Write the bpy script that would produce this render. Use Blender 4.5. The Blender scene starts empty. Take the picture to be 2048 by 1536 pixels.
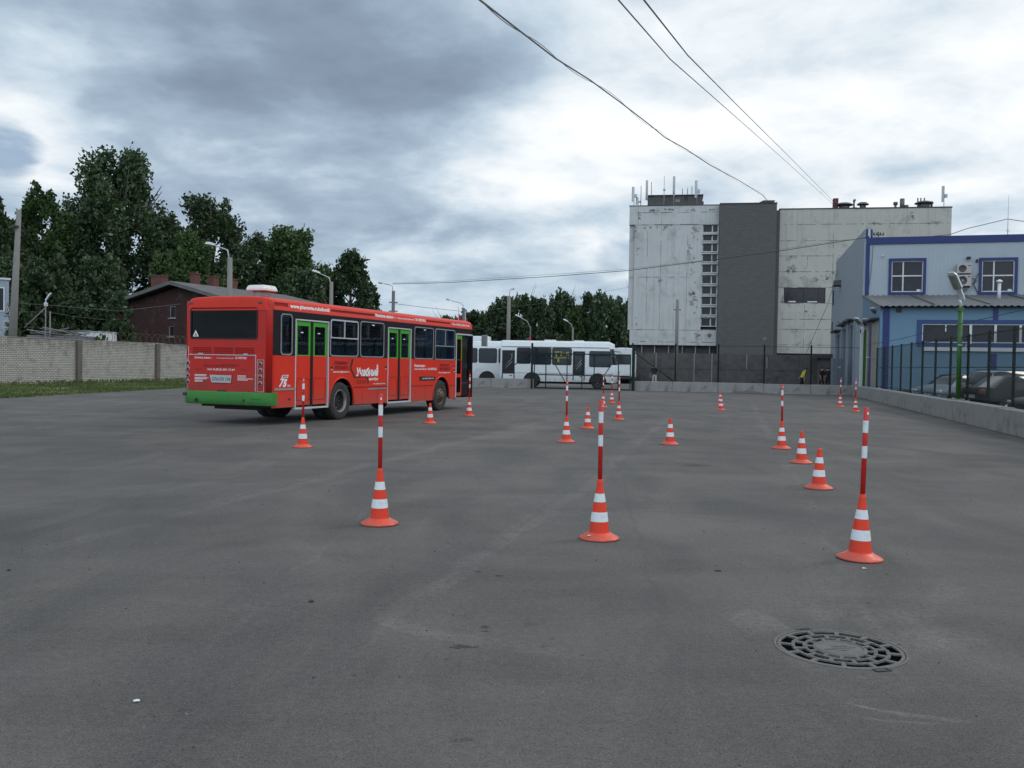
import bpy, bmesh, math, random
import numpy as np
from mathutils import Matrix, Vector
R = math.radians
random.seed(7); rng = np.random.default_rng(7)
scn = bpy.context.scene
col = scn.collection

# ------------------------------------------------------------------ camera
FPX, PITCH, ROLL, HCAM = 1810.2, 0.021846, 0.017649, 1.559
cam_d = bpy.data.cameras.new('camera'); cam = bpy.data.objects.new('camera', cam_d); col.objects.link(cam)
cam_d.sensor_width = 36.0; cam_d.lens = 36.0 * FPX / 2048.0; cam_d.clip_start = 0.05; cam_d.clip_end = 3000
fwd = Vector((0, math.cos(PITCH), -math.sin(PITCH))); up0 = Vector((0, math.sin(PITCH), math.cos(PITCH))); rt0 = Vector((1, 0, 0))
rt = rt0 * math.cos(ROLL) + up0 * math.sin(ROLL); up = -rt0 * math.sin(ROLL) + up0 * math.cos(ROLL)
cam.matrix_world = Matrix(((rt.x, up.x, -fwd.x, 0), (rt.y, up.y, -fwd.y, 0), (rt.z, up.z, -fwd.z, HCAM), (0, 0, 0, 1)))
scn.camera = cam

def at(px, py, d):
    """survey helper: world point seen at photo pixel (px,py) at distance d along +Y"""
    X0, Y0 = px - 1024, py - 768; c, s = math.cos(ROLL), math.sin(ROLL)
    X = X0 * c + Y0 * s; Y = -X0 * s + Y0 * c
    v = (X / FPX, math.cos(PITCH) - Y / FPX * math.sin(PITCH), -Y / FPX * math.cos(PITCH) - math.sin(PITCH))
    t = d / v[1]
    return Vector((v[0] * t, d, v[2] * t + HCAM))

# ------------------------------------------------------------------ sky and sun
SUN_AZ, SUN_EL = R(62), R(42)
sun_dir = Vector((math.sin(SUN_AZ) * math.cos(SUN_EL), math.cos(SUN_AZ) * math.cos(SUN_EL), math.sin(SUN_EL)))
world = bpy.data.worlds.new("World"); scn.world = world; world.use_nodes = True
wt = world.node_tree; wt.nodes.clear()

class NT:
    def __init__(s, tree): s.t = tree
    def n(s, typ, **kw):
        nd = s.t.nodes.new(typ)
        for k, v in kw.items():
            if k == 'ins':
                for kk, vv in v.items(): s.put(nd.inputs[kk], vv)
            else: setattr(nd, k, v)
        return nd
    def put(s, sock, v):
        if isinstance(v, bpy.types.NodeSocket): s.t.links.new(v, sock)
        else:
            if isinstance(v, (tuple, list)) and len(v) == 3 and sock.type == 'RGBA': v = (*v, 1)
            sock.default_value = v
    def m(s, op, a, b=0.0, c=None, clamp=False):
        nd = s.n('ShaderNodeMath', operation=op, use_clamp=clamp); s.put(nd.inputs[0], a); s.put(nd.inputs[1], b)
        if c is not None: s.put(nd.inputs[2], c)
        return nd.outputs[0]
    def vm(s, op, a, b=(0, 0, 0)):
        nd = s.n('ShaderNodeVectorMath', operation=op); s.put(nd.inputs[0], a); s.put(nd.inputs[1], b)
        return nd.outputs['Value'] if op in ('DOT_PRODUCT', 'LENGTH', 'DISTANCE') else nd.outputs[0]
    def mr(s, v, a, b, c=0.0, d=1.0, smooth=True):
        nd = s.n('ShaderNodeMapRange', interpolation_type='SMOOTHSTEP' if smooth else 'LINEAR')
        for i, x in enumerate((v, a, b, c, d)): s.put(nd.inputs[i], x)
        return nd.outputs[0]
    def noise(s, vec, scale, detail=4, rough=.5, dist=0.0):
        nd = s.n('ShaderNodeTexNoise'); s.put(nd.inputs['Vector'], vec); nd.inputs['Scale'].default_value = scale
        nd.inputs['Detail'].default_value = detail; nd.inputs['Roughness'].default_value = rough; nd.inputs['Distortion'].default_value = dist
        return nd.outputs[0]
    def mix(s, f, a, b, bt='MIX'):
        nd = s.n('ShaderNodeMix', data_type='RGBA', blend_type=bt); s.put(nd.inputs[0], f); s.put(nd.inputs[6], a); s.put(nd.inputs[7], b)
        return nd.outputs[2]
    def ramp(s, v, pts):
        nd = s.n('ShaderNodeValToRGB'); s.put(nd.inputs[0], v); e = nd.color_ramp.elements
        while len(e) < len(pts): e.new(.5)
        for i, (p, c) in enumerate(pts): e[i].position = p; e[i].color = (*c, 1)
        return nd.outputs[0]
    def comb(s, x, y, z):
        nd = s.n('ShaderNodeCombineXYZ'); s.put(nd.inputs[0], x); s.put(nd.inputs[1], y); s.put(nd.inputs[2], z); return nd.outputs[0]
    def sep(s, v):
        nd = s.n('ShaderNodeSeparateXYZ'); s.put(nd.inputs[0], v); return nd.outputs

w = NT(wt)
dirv = w.n('ShaderNodeTexCoord').outputs['Generated']
dx, dy, dz = w.sep(dirv)
den = w.m('ADD', w.m('MAXIMUM', dz, 0.0), 0.24)
pl = w.comb(w.m('DIVIDE', dx, den), w.m('DIVIDE', dy, den), 0.0)
n_big = w.noise(w.vm('MULTIPLY', pl, (.55, .62, 1)), 1.0, 3, .5, .25)
n_mid = w.noise(w.vm('ADD', w.vm('MULTIPLY', pl, (.95, 1.0, 1)), (3.1, 1.7, 0)), 2.5, 9, .56, .25)
n_fin = w.noise(w.vm('ADD', pl, (9.0, 4.0, 0)), 5.5, 6, .6, .3)
def sky_blob(px, py, r0, r1):
    v = (at(px, py, 100) - Vector((0, 0, HCAM))).normalized()
    return w.mr(w.vm('DISTANCE', dirv, tuple(v)), r0, r1, 1.0, 0.0)
lum = w.m('ADD', w.m('MULTIPLY', w.m('SUBTRACT', n_mid, .5), 1.05), w.m('MULTIPLY', w.m('SUBTRACT', n_big, .5), .7))
lum = w.m('ADD', lum, w.m('MULTIPLY', w.m('SUBTRACT', n_fin, .5), .30))
az_ = w.m('ARCTAN2', dx, dy)
n_puf = w.noise(w.comb(w.m('MULTIPLY', az_, 6.5), w.m('MULTIPLY', dz, 17.0), 2.7), 1.0, 8, .52, .35)
n_pu2 = w.noise(w.comb(w.m('MULTIPLY', az_, 3.2), w.m('MULTIPLY', dz, 7.0), 8.1), 1.0, 7, .55, .5)
pm = w.mr(dz, .0, .36, 1.0, .25)
lum = w.m('ADD', lum, w.m('MULTIPLY', w.m('MULTIPLY', w.m('SUBTRACT', n_puf, .5), pm), 1.35))
lum = w.m('ADD', lum, w.m('MULTIPLY', w.m('SUBTRACT', n_pu2, .5), .55))
lum = w.m('ADD', lum, .575)
for px, py, r0, r1, a in ((640, 220, .04, .28, -.25), (330, 60, .02, .30, -.14), (900, 60, .02, .2, -.10), (60, 240, .01, .12, .22),
                          (1850, 60, .05, .42, .13), (1450, 350, .03, .25, .05), (1150, 330, .02, .14, .16), (1120, 300, .02, .16, .10), (1000, 480, .02, .12, .08), (420, 330, .02, .12, .08), (1950, 560, .05, .3, .08),
                          (1050, 590, .01, .16, -.08), (650, 430, .02, .12, .04), (1040, 690, .02, .1, -.04)):
    lum = w.m('ADD', lum, w.m('MULTIPLY', sky_blob(px, py, r0, r1), a))
toward = w.mr(w.vm('DOT_PRODUCT', dirv, tuple(sun_dir)), .35, 1.0)
lum = w.m('ADD', lum, w.m('MULTIPLY', toward, .16))
ccol = w.ramp(lum, [(0.0, (.215, .275, .375)), (.22, (.275, .355, .465)), (.45, (.41, .52, .64)), (.62, (.60, .71, .81)), (.80, (.84, .90, .95)), (1.0, (1.04, 1.07, 1.09))])
high = w.m('MULTIPLY', w.mr(dz, .45, .9, 1.0, .72), w.mr(dy, .25, -.7, 1.0, 2.1))
ccol = w.vm('SCALE', ccol); ccol.node.inputs['Scale'].default_value = 10.0
ccol2 = w.vm('MULTIPLY', ccol, w.comb(high, high, high))
sky = w.n('ShaderNodeTexSky', sky_type='NISHITA', sun_disc=False, sun_elevation=SUN_EL, sun_rotation=SUN_AZ, air_density=1.2, dust_density=1.0)
gap = w.m('ADD', w.m('MULTIPLY', w.m('SUBTRACT', n_puf, .5), 2.4), w.m('MULTIPLY', sky_blob(10, 300, .01, .075), 1.1))
gap = w.m('ADD', gap, w.m('MULTIPLY', sky_blob(1235, 510, .01, .06), .9))
gap = w.m('ADD', gap, w.m('MULTIPLY', w.mr(dz, .02, .22, 1.0, 0.0), .35))
gap = w.m('SUBTRACT', gap, .95)
gapf = w.mr(w.m('MULTIPLY', gap, 1.0), 0.0, .45, 0.0, .85)
lowb = w.m('MULTIPLY', w.mr(dz, .02, .16, 1.0, 0.0), w.mr(dx, -.4, .4, .5, .35))
cld = w.mix(lowb, ccol2, (4.6, 5.9, 6.9))
skyc = w.mix(gapf, cld, w.mix(.45, sky.outputs[0], (2.4, 3.9, 6.4)))
bg = w.n('ShaderNodeBackground'); w.put(bg.inputs[0], skyc); bg.inputs[1].default_value = 0.1
wo = w.n('ShaderNodeOutputWorld'); wt.links.new(bg.outputs[0], wo.inputs[0])
world.cycles.sampling_method = 'MANUAL'; world.cycles.sample_map_resolution = 1024

sl = bpy.data.lights.new('sun', 'SUN'); sl.energy = .75; sl.angle = R(14); sl.color = (1.0, .96, .90)
so = bpy.data.objects.new('sun', sl); col.objects.link(so)
so.rotation_euler = (-sun_dir).to_track_quat('-Z', 'Y').to_euler(); so.location = (20, 10, 40)
scn.view_settings.view_transform = 'Standard'; scn.view_settings.look = 'None'; scn.view_settings.gamma = 1; scn.view_settings.exposure = 0
scn.cycles.max_bounces = 6; scn.cycles.transparent_max_bounces = 16; scn.cycles.caustics_reflective = False; scn.cycles.caustics_refractive = False

# ------------------------------------------------------------------ materials
M = {}
def mat(name, c, rough=.7, metal=0.0, var=.12, scale=3.0, bump=0.0, bscale=40.0, dirt=None, coat=0.0, spec=.5, stretch=(1, 1, 1)):
    m = bpy.data.materials.new(name); m.use_nodes = True; t = NT(m.node_tree)
    b = m.node_tree.nodes['Principled BSDF']
    tc = t.n('ShaderNodeTexCoord').outputs['Object']
    base = t.mix(1.0, (*c, 1), (1, 1, 1, 1), 'MULTIPLY')
    if var > 0:
        f = t.mr(t.noise(t.vm('MULTIPLY', tc, stretch), scale, 6, .6), .25, .75, 1 - var, 1 + var, False)
        base = t.vm('MULTIPLY', (*c,), t.comb(f, f, f))
    if dirt:
        dc, amt, ds = dirt
        k = t.mr(t.noise(t.vm('MULTIPLY', tc, stretch), ds, 8, .65, .3), .5, .72, 0, amt)
        base = t.mix(k, base, (*dc, 1))
    t.put(b.inputs['Base Color'], base)
    b.inputs['Roughness'].default_value = rough; b.inputs['Metallic'].default_value = metal
    b.inputs['Specular IOR Level'].default_value = spec
    if coat: b.inputs['Coat Weight'].default_value = coat; b.inputs['Coat Roughness'].default_value = .12
    if bump:
        bn = t.n('ShaderNodeBump'); bn.inputs['Strength'].default_value = bump; bn.inputs['Distance'].default_value = .02
        t.put(bn.inputs['Height'], t.noise(tc, bscale, 5, .6)); t.put(b.inputs['Normal'], bn.outputs[0])
    M[name] = m; return m

def glass(name, tint, refl=.06, rough=.03, trans=1.0):
    m = bpy.data.materials.new(name); m.use_nodes = True; t = NT(m.node_tree); t.t.nodes.remove(t.t.nodes['Principled BSDF'])
    tr = t.n('ShaderNodeBsdfTransparent', ins={0: (*tint, 1)})
    gl = t.n('ShaderNodeBsdfGlossy', ins={0: (1, 1, 1, 1)}); gl.inputs['Roughness'].default_value = rough
    fr = t.n('ShaderNodeFresnel'); fr.inputs[0].default_value = 1.5
    mx = t.n('ShaderNodeMixShader'); t.put(mx.inputs[0], t.m('MULTIPLY', fr.outputs[0], refl, clamp=True))
    t.t.links.new(tr.outputs[0], mx.inputs[1]); t.t.links.new(gl.outputs[0], mx.inputs[2])
    t.t.links.new(mx.outputs[0], t.t.nodes['Material Output'].inputs[0]); M[name] = m; return m

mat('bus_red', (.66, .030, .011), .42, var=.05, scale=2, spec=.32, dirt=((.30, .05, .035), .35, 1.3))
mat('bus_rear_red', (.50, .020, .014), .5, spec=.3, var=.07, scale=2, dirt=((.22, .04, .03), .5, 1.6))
mat('bus_green', (.022, .225, .018), .45, var=.1, dirt=((.02, .07, .02), .5, 3))
mat('door_green', (.045, .33, .02), .4, var=.05)
mat('bus_black', (.012, .009, .012), .5, var=.2, spec=.2)
mat('rubber', (.012, .012, .013), .75, var=.3, scale=8)
mat('tyre', (.028, .026, .025), .85, var=.25, scale=9, bump=.3, bscale=30, dirt=((.07, .06, .055), .5, 5))
mat('rim_grey', (.16, .15, .14), .5, .5, var=.3, scale=10, dirt=((.05, .04, .035), .7, 6))
mat('rim_light', (.27, .265, .26), .5, .4, var=.3, scale=9, dirt=((.10, .085, .07), .7, 7))
mat('rim_rust', (.12, .085, .055), .6, .4, var=.35, scale=12, dirt=((.05, .035, .025), .7, 9))
mat('alu', (.42, .43, .45), .4, .6, var=.1)
mat('white_trim', (.50, .50, .51), .45, var=.06)
mat('decal_white', (.78, .79, .80), .5, var=.04)
mat('decal_dark', (.012, .010, .012), .5, var=.1)
mat('decal_darkred', (.17, .010, .012), .5, var=.08)
mat('groove', (.10, .008, .008), .6, var=.1)
mat('chassis', (.02, .018, .017), .85, var=.4, scale=6)
mat('lamp_red', (.10, .012, .012), .25, var=.2, scale=30, coat=.4)
mat('lamp_dark', (.03, .02, .02), .2, var=.2, coat=.5)
mat('seat_cloth', (.03, .035, .06), .9, var=.3)
mat('interior', (.20, .20, .20), .8, var=.1)
mat('hatch_white', (.75, .75, .72), .5, var=.08, dirt=((.35, .34, .30), .5, 6))
mat('vent_grey', (.22, .23, .24), .6, var=.2)
mat('plate_bg', (.42, .45, .46), .5, var=.05)
glass('bus_glass', (.44, .47, .49), .8)
glass('bus_glass_dark', (.16, .17, .18), .35)
mat('post_dark', (.13, .108, .095), .9, var=.25, scale=3)
mat('cone_orange', (.74, .046, .015), .6, spec=.3, var=.10, scale=9, dirt=((.26, .06, .04), .6, 11))
mat('cone_flange', (.76, .085, .045), .6, var=.12, scale=9, dirt=((.24, .10, .07), .75, 9))
mat('pole_red', (.56, .022, .018), .45, var=.06, scale=9)
mat('band_white', (.66, .70, .72), .4, var=.06, scale=20, dirt=((.40, .41, .41), .4, 16))
mat('concrete_block', (.25, .243, .233), .9, var=.14, scale=2.2, bump=.5, bscale=22, dirt=((.12, .115, .11), .75, 1.6))
mat('concrete_dark', (.10, .097, .095), .92, var=.22, scale=1.6, bump=.4, bscale=10, dirt=((.035, .033, .034), .8, .9))
mat('concrete_pole', (.20, .19, .175), .9, var=.12, scale=4)
mat('white_panel', (.50, .50, .49), .85, var=.07, scale=.5, bump=.15, bscale=4, dirt=((.21, .205, .20), .55, .55))
mat('cream_panel', (.45, .435, .39), .85, var=.07, scale=.5, bump=.15, bscale=4, dirt=((.21, .20, .175), .65, .5))
mat('panel_seam', (.16, .155, .15), .9, var=.3, scale=2)
mat('peel', (.31, .305, .29), .95, var=.35, scale=3)
mat('window_dark', (.022, .021, .028), .15, var=.3, scale=2, spec=.35)
mat('white_frame', (.60, .61, .62), .5, var=.08)
mat('roof_dark', (.06, .058, .058), .9, var=.3)
mat('vent_metal', (.13, .12, .12), .6, .4, var=.35, scale=3)
mat('antenna', (.45, .46, .48), .5, var=.1)
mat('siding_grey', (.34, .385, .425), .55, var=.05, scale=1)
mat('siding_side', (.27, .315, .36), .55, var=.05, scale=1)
mat('siding_blue', (.115, .215, .305), .55, var=.06, scale=1)
mat('trim_blue', (.006, .020, .125), .45, var=.06)
mat('trim_blue2', (.012, .045, .15), .45, var=.06)
mat('roof_sheet', (.15, .15, .155), .6, .2, var=.2, scale=2)
mat('gate_beige', (.30, .28, .24), .7, var=.12)
mat('gate_grey', (.13, .155, .19), .5, var=.15)
mat('fence_green', (.003, .010, .009), .6, var=.1, spec=.2)
mat('gate_frame_green', (.003, .016, .012), .55, var=.1, spec=.25)
mat('post_green', (.022, .105, .012), .45, var=.15, scale=6)
mat('lamp_body', (.55, .58, .60), .35, .2, var=.08)
mat('lamp_glass', (.16, .17, .15), .15, var=.3, scale=9, coat=.5)
mat('house_brick', (.085, .025, .020), .95, var=.25, scale=3)
mat('house_roof', (.12, .115, .115), .8, var=.2, scale=2, dirt=((.06, .05, .05), .6, 1.4))
mat('chimney_brick', (.12, .05, .04), .95, var=.25)
mat('wire', (.03, .03, .032), .6, var=0)
mat('wire_grey', (.11, .11, .12), .6, var=0)
mat('bark', (.06, .05, .04), .95, var=.3, scale=3)
mat('bus_white', (.66, .69, .70), .35, var=.05, scale=1.2, coat=.2, dirt=((.38, .39, .39), .4, 1.5))
mat('bus_pane', (.018, .024, .03), .08, var=.4, scale=2)
mat('car_black', (.008, .008, .010), .35, var=.15, spec=.3)
mat('car_teal', (.26, .34, .35), .3, .2, var=.05, coat=.2)
mat('car_silver', (.20, .25, .30), .35, .3, var=.05, spec=.4)
mat('car_dark', (.03, .031, .036), .35, .1, var=.1, spec=.35)
mat('head_light', (.75, .78, .80), .12, .3, var=.1, coat=.6)
mat('tail_light', (.35, .08, .08), .15, var=.3, coat=.6)
mat('skin', (.36, .20, .14), .6, var=.05)
mat('yellow_cloth', (.50, .42, .03), .9, var=.15, scale=6)
mat('dark_cloth', (.012, .012, .016), .9, var=.2)
mat('white_cloth', (.42, .42, .43), .9, var=.3, scale=5)
mat('flag_red', (.45, .012, .03), .8, var=.1)
mat('cast_iron', (.145, .138, .13), .75, .15, var=.25, scale=14, bump=.5, bscale=60, dirt=((.17, .165, .155), .6, 9))
mat('pit', (.004, .004, .005), .95, var=0)
mat('sign_white', (.40, .40, .41), .6, var=.12, scale=5)
mat('sign_black', (.02, .02, .02), .6, var=.1)
mat('sign_red', (.22, .02, .03), .6, var=.1)
mat('ac_body', (.40, .38, .36), .6, var=.08)
mat('ac_fan', (.06, .06, .065), .5, var=.2)
mat('paper', (.75, .75, .73), .9, var=.05)
mat('yellow_reflection', (.30, .28, .04), .6, var=.1)  # colour for the lettering reflection painted on the white bus window

# special surfaces ----------------------------------------------------------
def rib(name, period, strength, axis=0):
    m = M[name]; t = NT(m.node_tree); b = m.node_tree.nodes['Principled BSDF']
    x = t.sep(t.n('ShaderNodeTexCoord').outputs['Object'])[axis]
    h = t.m('ABSOLUTE', t.m('SINE', t.m('MULTIPLY', x, math.pi / period)))
    bn = t.n('ShaderNodeBump'); bn.inputs['Strength'].default_value = strength; bn.inputs['Distance'].default_value = .03
    t.put(bn.inputs['Height'], h); t.put(b.inputs['Normal'], bn.outputs[0])
rib('siding_grey', .22, .35); rib('siding_side', .22, .35); rib('siding_blue', .9, .12, 2)
def slab_seams(name, w_, h_):
    m = M[name]; t = NT(m.node_tree); b = m.node_tree.nodes['Principled BSDF']
    src = b.inputs['Base Color'].links[0].from_socket
    o = t.sep(t.n('ShaderNodeTexCoord').outputs['Object'])
    streak = t.mr(t.noise(t.comb(t.m('MULTIPLY', o[0], 3.0), 0, t.m('MULTIPLY', o[2], .16)), 1.0, 5, .6), .48, .75, 0, .38)
    t.put(b.inputs['Base Color'], t.mix(streak, src, (.23, .225, .21, 1)))
def road_dirt(name, z0, z1, c, amt):
    m = M[name]; t = NT(m.node_tree); b = m.node_tree.nodes['Principled BSDF']; src = b.inputs['Base Color'].links[0].from_socket
    o = t.n('ShaderNodeTexCoord').outputs['Object']; x, y, z = t.sep(o)
    n1 = t.noise(t.vm('MULTIPLY', o, (1, 1, .35)), 5, 7, .65); h = t.mr(t.m('ADD', z, t.m('MULTIPLY', t.m('SUBTRACT', n1, .5), .7)), z0, z1, 1, 0)
    k = t.m('MULTIPLY', h, t.mr(n1, .3, .7, .35, 1)); t.put(b.inputs['Base Color'], t.mix(t.m('MULTIPLY', k, amt), src, (*c, 1)))
    t.put(b.inputs['Roughness'], t.m('ADD', .42, t.m('MULTIPLY', k, .4)))
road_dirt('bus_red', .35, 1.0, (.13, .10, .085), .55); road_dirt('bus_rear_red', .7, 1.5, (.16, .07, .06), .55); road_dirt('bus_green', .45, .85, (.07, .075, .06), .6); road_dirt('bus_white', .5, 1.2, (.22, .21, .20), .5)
road_dirt('cone_orange', .0, .2, (.14, .09, .075), .5); road_dirt('cone_flange', .0, .09, (.17, .11, .09), .7)
slab_seams('white_panel', 2, 3); slab_seams('cream_panel', 2, 3)

def asphalt():
    m = bpy.data.materials.new('asphalt'); m.use_nodes = True; t = NT(m.node_tree); b = m.node_tree.nodes['Principled BSDF']
    p = t.n('ShaderNodeTexCoord').outputs['Object']
    x, y, z = t.sep(p)
    big = t.noise(p, .11, 5, .6, .6); mid = t.noise(t.vm('MULTIPLY', p, (1, .45, 1)), .8, 7, .62, .8); fine = t.noise(p, 95, 3, .7); grit = t.noise(p, 22, 4, .7)
    pf = t.comb(x, t.m('MULTIPLY', y, 3.0), 0); band = t.noise(t.vm('MULTIPLY', pf, (.35, .30, 1)), 1.0, 6, .6, .5)
    v = t.m('ADD', 1.0, t.m('MULTIPLY', t.m('SUBTRACT', big, .5), .95))
    v = t.m('ADD', v, t.m('MULTIPLY', t.m('SUBTRACT', mid, .5), .6))
    v = t.m('ADD', v, t.m('MULTIPLY', t.m('SUBTRACT', band, .5), .8))
    v = t.m('ADD', v, t.m('MULTIPLY', t.m('SUBTRACT', fine, .5), 2.4))
    v = t.m('ADD', v, t.m('MULTIPLY', t.m('SUBTRACT', grit, .5), .9))
    spk = t.noise(p, 55, 2, .5)
    v = t.m('ADD', v, t.m('MULTIPLY', t.mr(spk, .66, .72), .45)); v = t.m('SUBTRACT', v, t.m('MULTIPLY', t.mr(spk, .36, .29), .30))
    def gr(px, py):
        a = at(px, py, 10); dv = a - Vector((0, 0, HCAM)); k = -HCAM / dv.z; return (dv.x * k, dv.y * k)
    wob = t.vm('ADD', p, t.vm('MULTIPLY', t.vm('SUBTRACT', t.n('ShaderNodeTexNoise', ins={'Vector': p, 'Scale': 1.3, 'Detail': 4}).outputs['Color'], (.5, .5, .5)), (.35, .35, 0)))
    def seg(A, B, w0, amt, soft=.5):
        nonlocal v
        A = gr(*A); B = gr(*B); L = math.dist(A, B); ux, uy = (B[0] - A[0]) / L, (B[1] - A[1]) / L
        q = t.vm('SUBTRACT', wob, (A[0], A[1], 0))
        al = t.vm('DOT_PRODUCT', q, (ux, uy, 0)); ac = t.m('ABSOLUTE', t.vm('DOT_PRODUCT', q, (-uy, ux, 0)))
        e = t.m('MULTIPLY', t.mr(al, 0, L * .12), t.mr(al, L * .85, L, 1, 0))
        k = t.m('MULTIPLY', t.m('MULTIPLY', t.mr(ac, w0 * soft, w0, 1, 0), e), t.m('MULTIPLY', t.mr(mid, .38, .58, .25, 1), t.mr(grit, .38, .56, .45, 1.1)))
        v = t.m('ADD', v, t.m('MULTIPLY', k, amt * 1.25))
    seg((800, 1215), (1190, 965), .10, .22); seg((1150, 990), (1345, 830), .12, .22); seg((480, 1480), (800, 1215), .12, .12)
    seg((0, 1118), (700, 945), .12, .20); seg((560, 975), (1130, 832), .14, .20)
    seg((1500, 800), (1550, 890), .14, .18); seg((1600, 1110), (1720, 1235), .16, .14); seg((1860, 1150), (1900, 1240), .14, .10)
    seg((0, 1110), (1130, 828), .03, .16); seg((820, 1200), (1350, 822), .03, .16); seg((1400, 1536), (1230, 900), .03, -.12); seg((200, 1500), (900, 870), .05, .10); seg((500, 1060), (1500, 1010), .035, .10); seg((1900, 1536), (1560, 900), .05, .10)
    seg((1690, 1400), (1960, 1450), .02, .35); seg((1700, 1425), (1900, 1445), .018, .35); seg((1720, 1405), (1930, 1440), .015, .3)
    seg((740, 240 + 1000), (1180, 1320), .11, .16); seg((300, 1190), (620, 1240), .10, .10); seg((500, 1265), (620, 1200), .09, .13)
    seg((1450, 1250), (1560, 1240), .30, .24); seg((1540, 1318), (1960, 1262), .32, .26, .2); seg((1600, 1230), (1900, 1225), .28, .20, .2)
    seg((1300, 1150), (1460, 1400), .16, -.10); seg((1750, 1390), (2040, 1480), .5, -.12, .2); seg((980, 880), (1090, 850), .4, .16, .2)
    seg((1500, 1010), (1700, 1040), .35, -.12, .2); seg((0, 900), (350, 850), .8, -.12, .1); seg((1120, 900), (1500, 905), .5, -.10, .1)
    seg((1620, 780 + 20), (1745, 812), .9, -.25, .1); seg((1745, 815), (2060, 890), .55, -.35, .1)
    for px, py, rx, ry, a in ((915, 1294, .035, .016, -.45), (936, 1291, .05, .022, -.5), (960, 1292, .022, .012, -.42), (974, 1253, .028, .03, -.5), (975, 1262, .02, .018, -.45), (936, 1143, .035, .03, -.45), (988, 1153, .045, .03, -.42),
                              (1063, 1252, .05, .03, -.2), (1108, 1280, .016, .014, -.35), (1100, 1297, .05, .02, -.25), (935, 1232, .06, .05, -.12), (925, 1484, .05, .018, -.25), (1360, 1130, .2, .3, -.10), (1388, 931, .2, .13, -.35), (1492, 780, .8, 1.6, -.2), (1010, 1064, .25, .08, -.12)):
        g = gr(px, py); q = t.vm('SUBTRACT', wob, (g[0] , g[1], 0)); q = t.vm('MULTIPLY', q, (1 / rx, 1 / ry, 0))
        v = t.m('ADD', v, t.m('MULTIPLY', t.mr(t.vm('LENGTH', q), .5, 1.4, 1, 0), a * 1.25))
    cr = t.n('ShaderNodeTexVoronoi', feature='DISTANCE_TO_EDGE', ins={'Vector': wob, 'Scale': .16})
    crk = t.mr(cr.outputs[0], 0.0, .0016, 1, 0)
    v = t.m('SUBTRACT', v, t.m('MULTIPLY', t.m('MULTIPLY', crk, t.mr(big, .5, .6)), .25))
    v = t.m('MAXIMUM', v, .25)
    base = t.vm('MULTIPLY', t.mix(t.mr(mid, .3, .7), (.092, .085, .081), (.111, .101, .092)), t.comb(v, v, v))
    t.put(b.inputs['Base Color'], base); b.inputs['Roughness'].default_value = .82; b.inputs['Specular IOR Level'].default_value = .35
    bn = t.n('ShaderNodeBump'); bn.inputs['Strength'].default_value = .55; bn.inputs['Distance'].default_value = .006
    t.put(bn.inputs['Height'], t.m('ADD', fine, grit)); t.put(b.inputs['Normal'], bn.outputs[0]); M['asphalt'] = m
asphalt()

def brick(name, c1, c2, mortar, sc, bw=.25, bh=.075, ms=.012, streak=True):
    m = bpy.data.materials.new(name); m.use_nodes = True; t = NT(m.node_tree); b = m.node_tree.nodes['Principled BSDF']
    o = t.n('ShaderNodeTexCoord').outputs['Object']; x, y, z = t.sep(o)
    nb = t.n('ShaderNodeTexBrick', ins={'Vector': t.comb(t.m('ADD', x, y), z, 0), 'Color1': c1, 'Color2': c2, 'Mortar': mortar, 'Scale': sc, 'Mortar Size': ms, 'Brick Width': bw, 'Row Height': bh, 'Bias': 0.0})
    cc = nb.outputs[0]
    n1 = t.noise(o, 1.3, 7, .65, .4); cc = t.mix(t.mr(n1, .48, .75, 0, .6), cc, (.10, .085, .075, 1))
    top = t.m('MULTIPLY', t.mr(z, 1.7, 2.6), t.mr(t.noise(o, 2.2, 5, .6), .35, .6)); cc = t.mix(t.m('MULTIPLY', top, .6 if streak else 0), cc, (.10, .09, .085, 1))
    t.put(b.inputs['Base Color'], cc); b.inputs['Roughness'].default_value = .95
    bn = t.n('ShaderNodeBump'); bn.inputs['Strength'].default_value = .8; bn.inputs['Distance'].default_value = .012
    t.put(bn.inputs['Height'], t.m('SUBTRACT', 1, nb.outputs['Fac'])); t.put(b.inputs['Normal'], bn.outputs[0]); M[name] = m
brick('wall_brick', (.50, .475, .43), (.41, .385, .35), (.19, .18, .165), 1, .26, .10, .018)
brick('red_brick', (.055, .017, .014), (.042, .014, .012), (.045, .033, .030), 1, .26, .08, .010, False)
brick('tower_brick', (.118, .116, .115), (.104, .102, .101), (.09, .088, .087), 1, .5, .15, .012, False)

def leafmat(name, ramp_, rough=.55):
    m = bpy.data.materials.new(name); m.use_nodes = True; t = NT(m.node_tree); b = m.node_tree.nodes['Principled BSDF']
    a = t.n('ShaderNodeAttribute', attribute_name='tint').outputs['Fac']
    oi = t.n('ShaderNodeObjectInfo').outputs['Random']
    c = t.ramp(a, ramp_); f = t.mr(oi, 0, 1, .85, 1.15)
    t.put(b.inputs['Base Color'], t.vm('MULTIPLY', c, t.comb(f, f, f))); b.inputs['Roughness'].default_value = rough; b.inputs['Specular IOR Level'].default_value = .3
    tr = t.n('ShaderNodeBsdfTranslucent'); t.put(tr.inputs[0], t.vm('MULTIPLY', c, (1.0, 1.2, .6)))
    mx = t.n('ShaderNodeMixShader'); mx.inputs[0].default_value = .22
    out = t.t.nodes['Material Output']; t.t.links.new(b.outputs[0], mx.inputs[1]); t.t.links.new(tr.outputs[0], mx.inputs[2]); t.t.links.new(mx.outputs[0], out.inputs[0])
    M[name] = m
leafmat('leaf', [(0, (.026, .046, .022)), (.5, (.046, .076, .033)), (.86, (.072, .108, .046)), (.93, (.11, .14, .095)), (1, (.18, .21, .17))])
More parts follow.
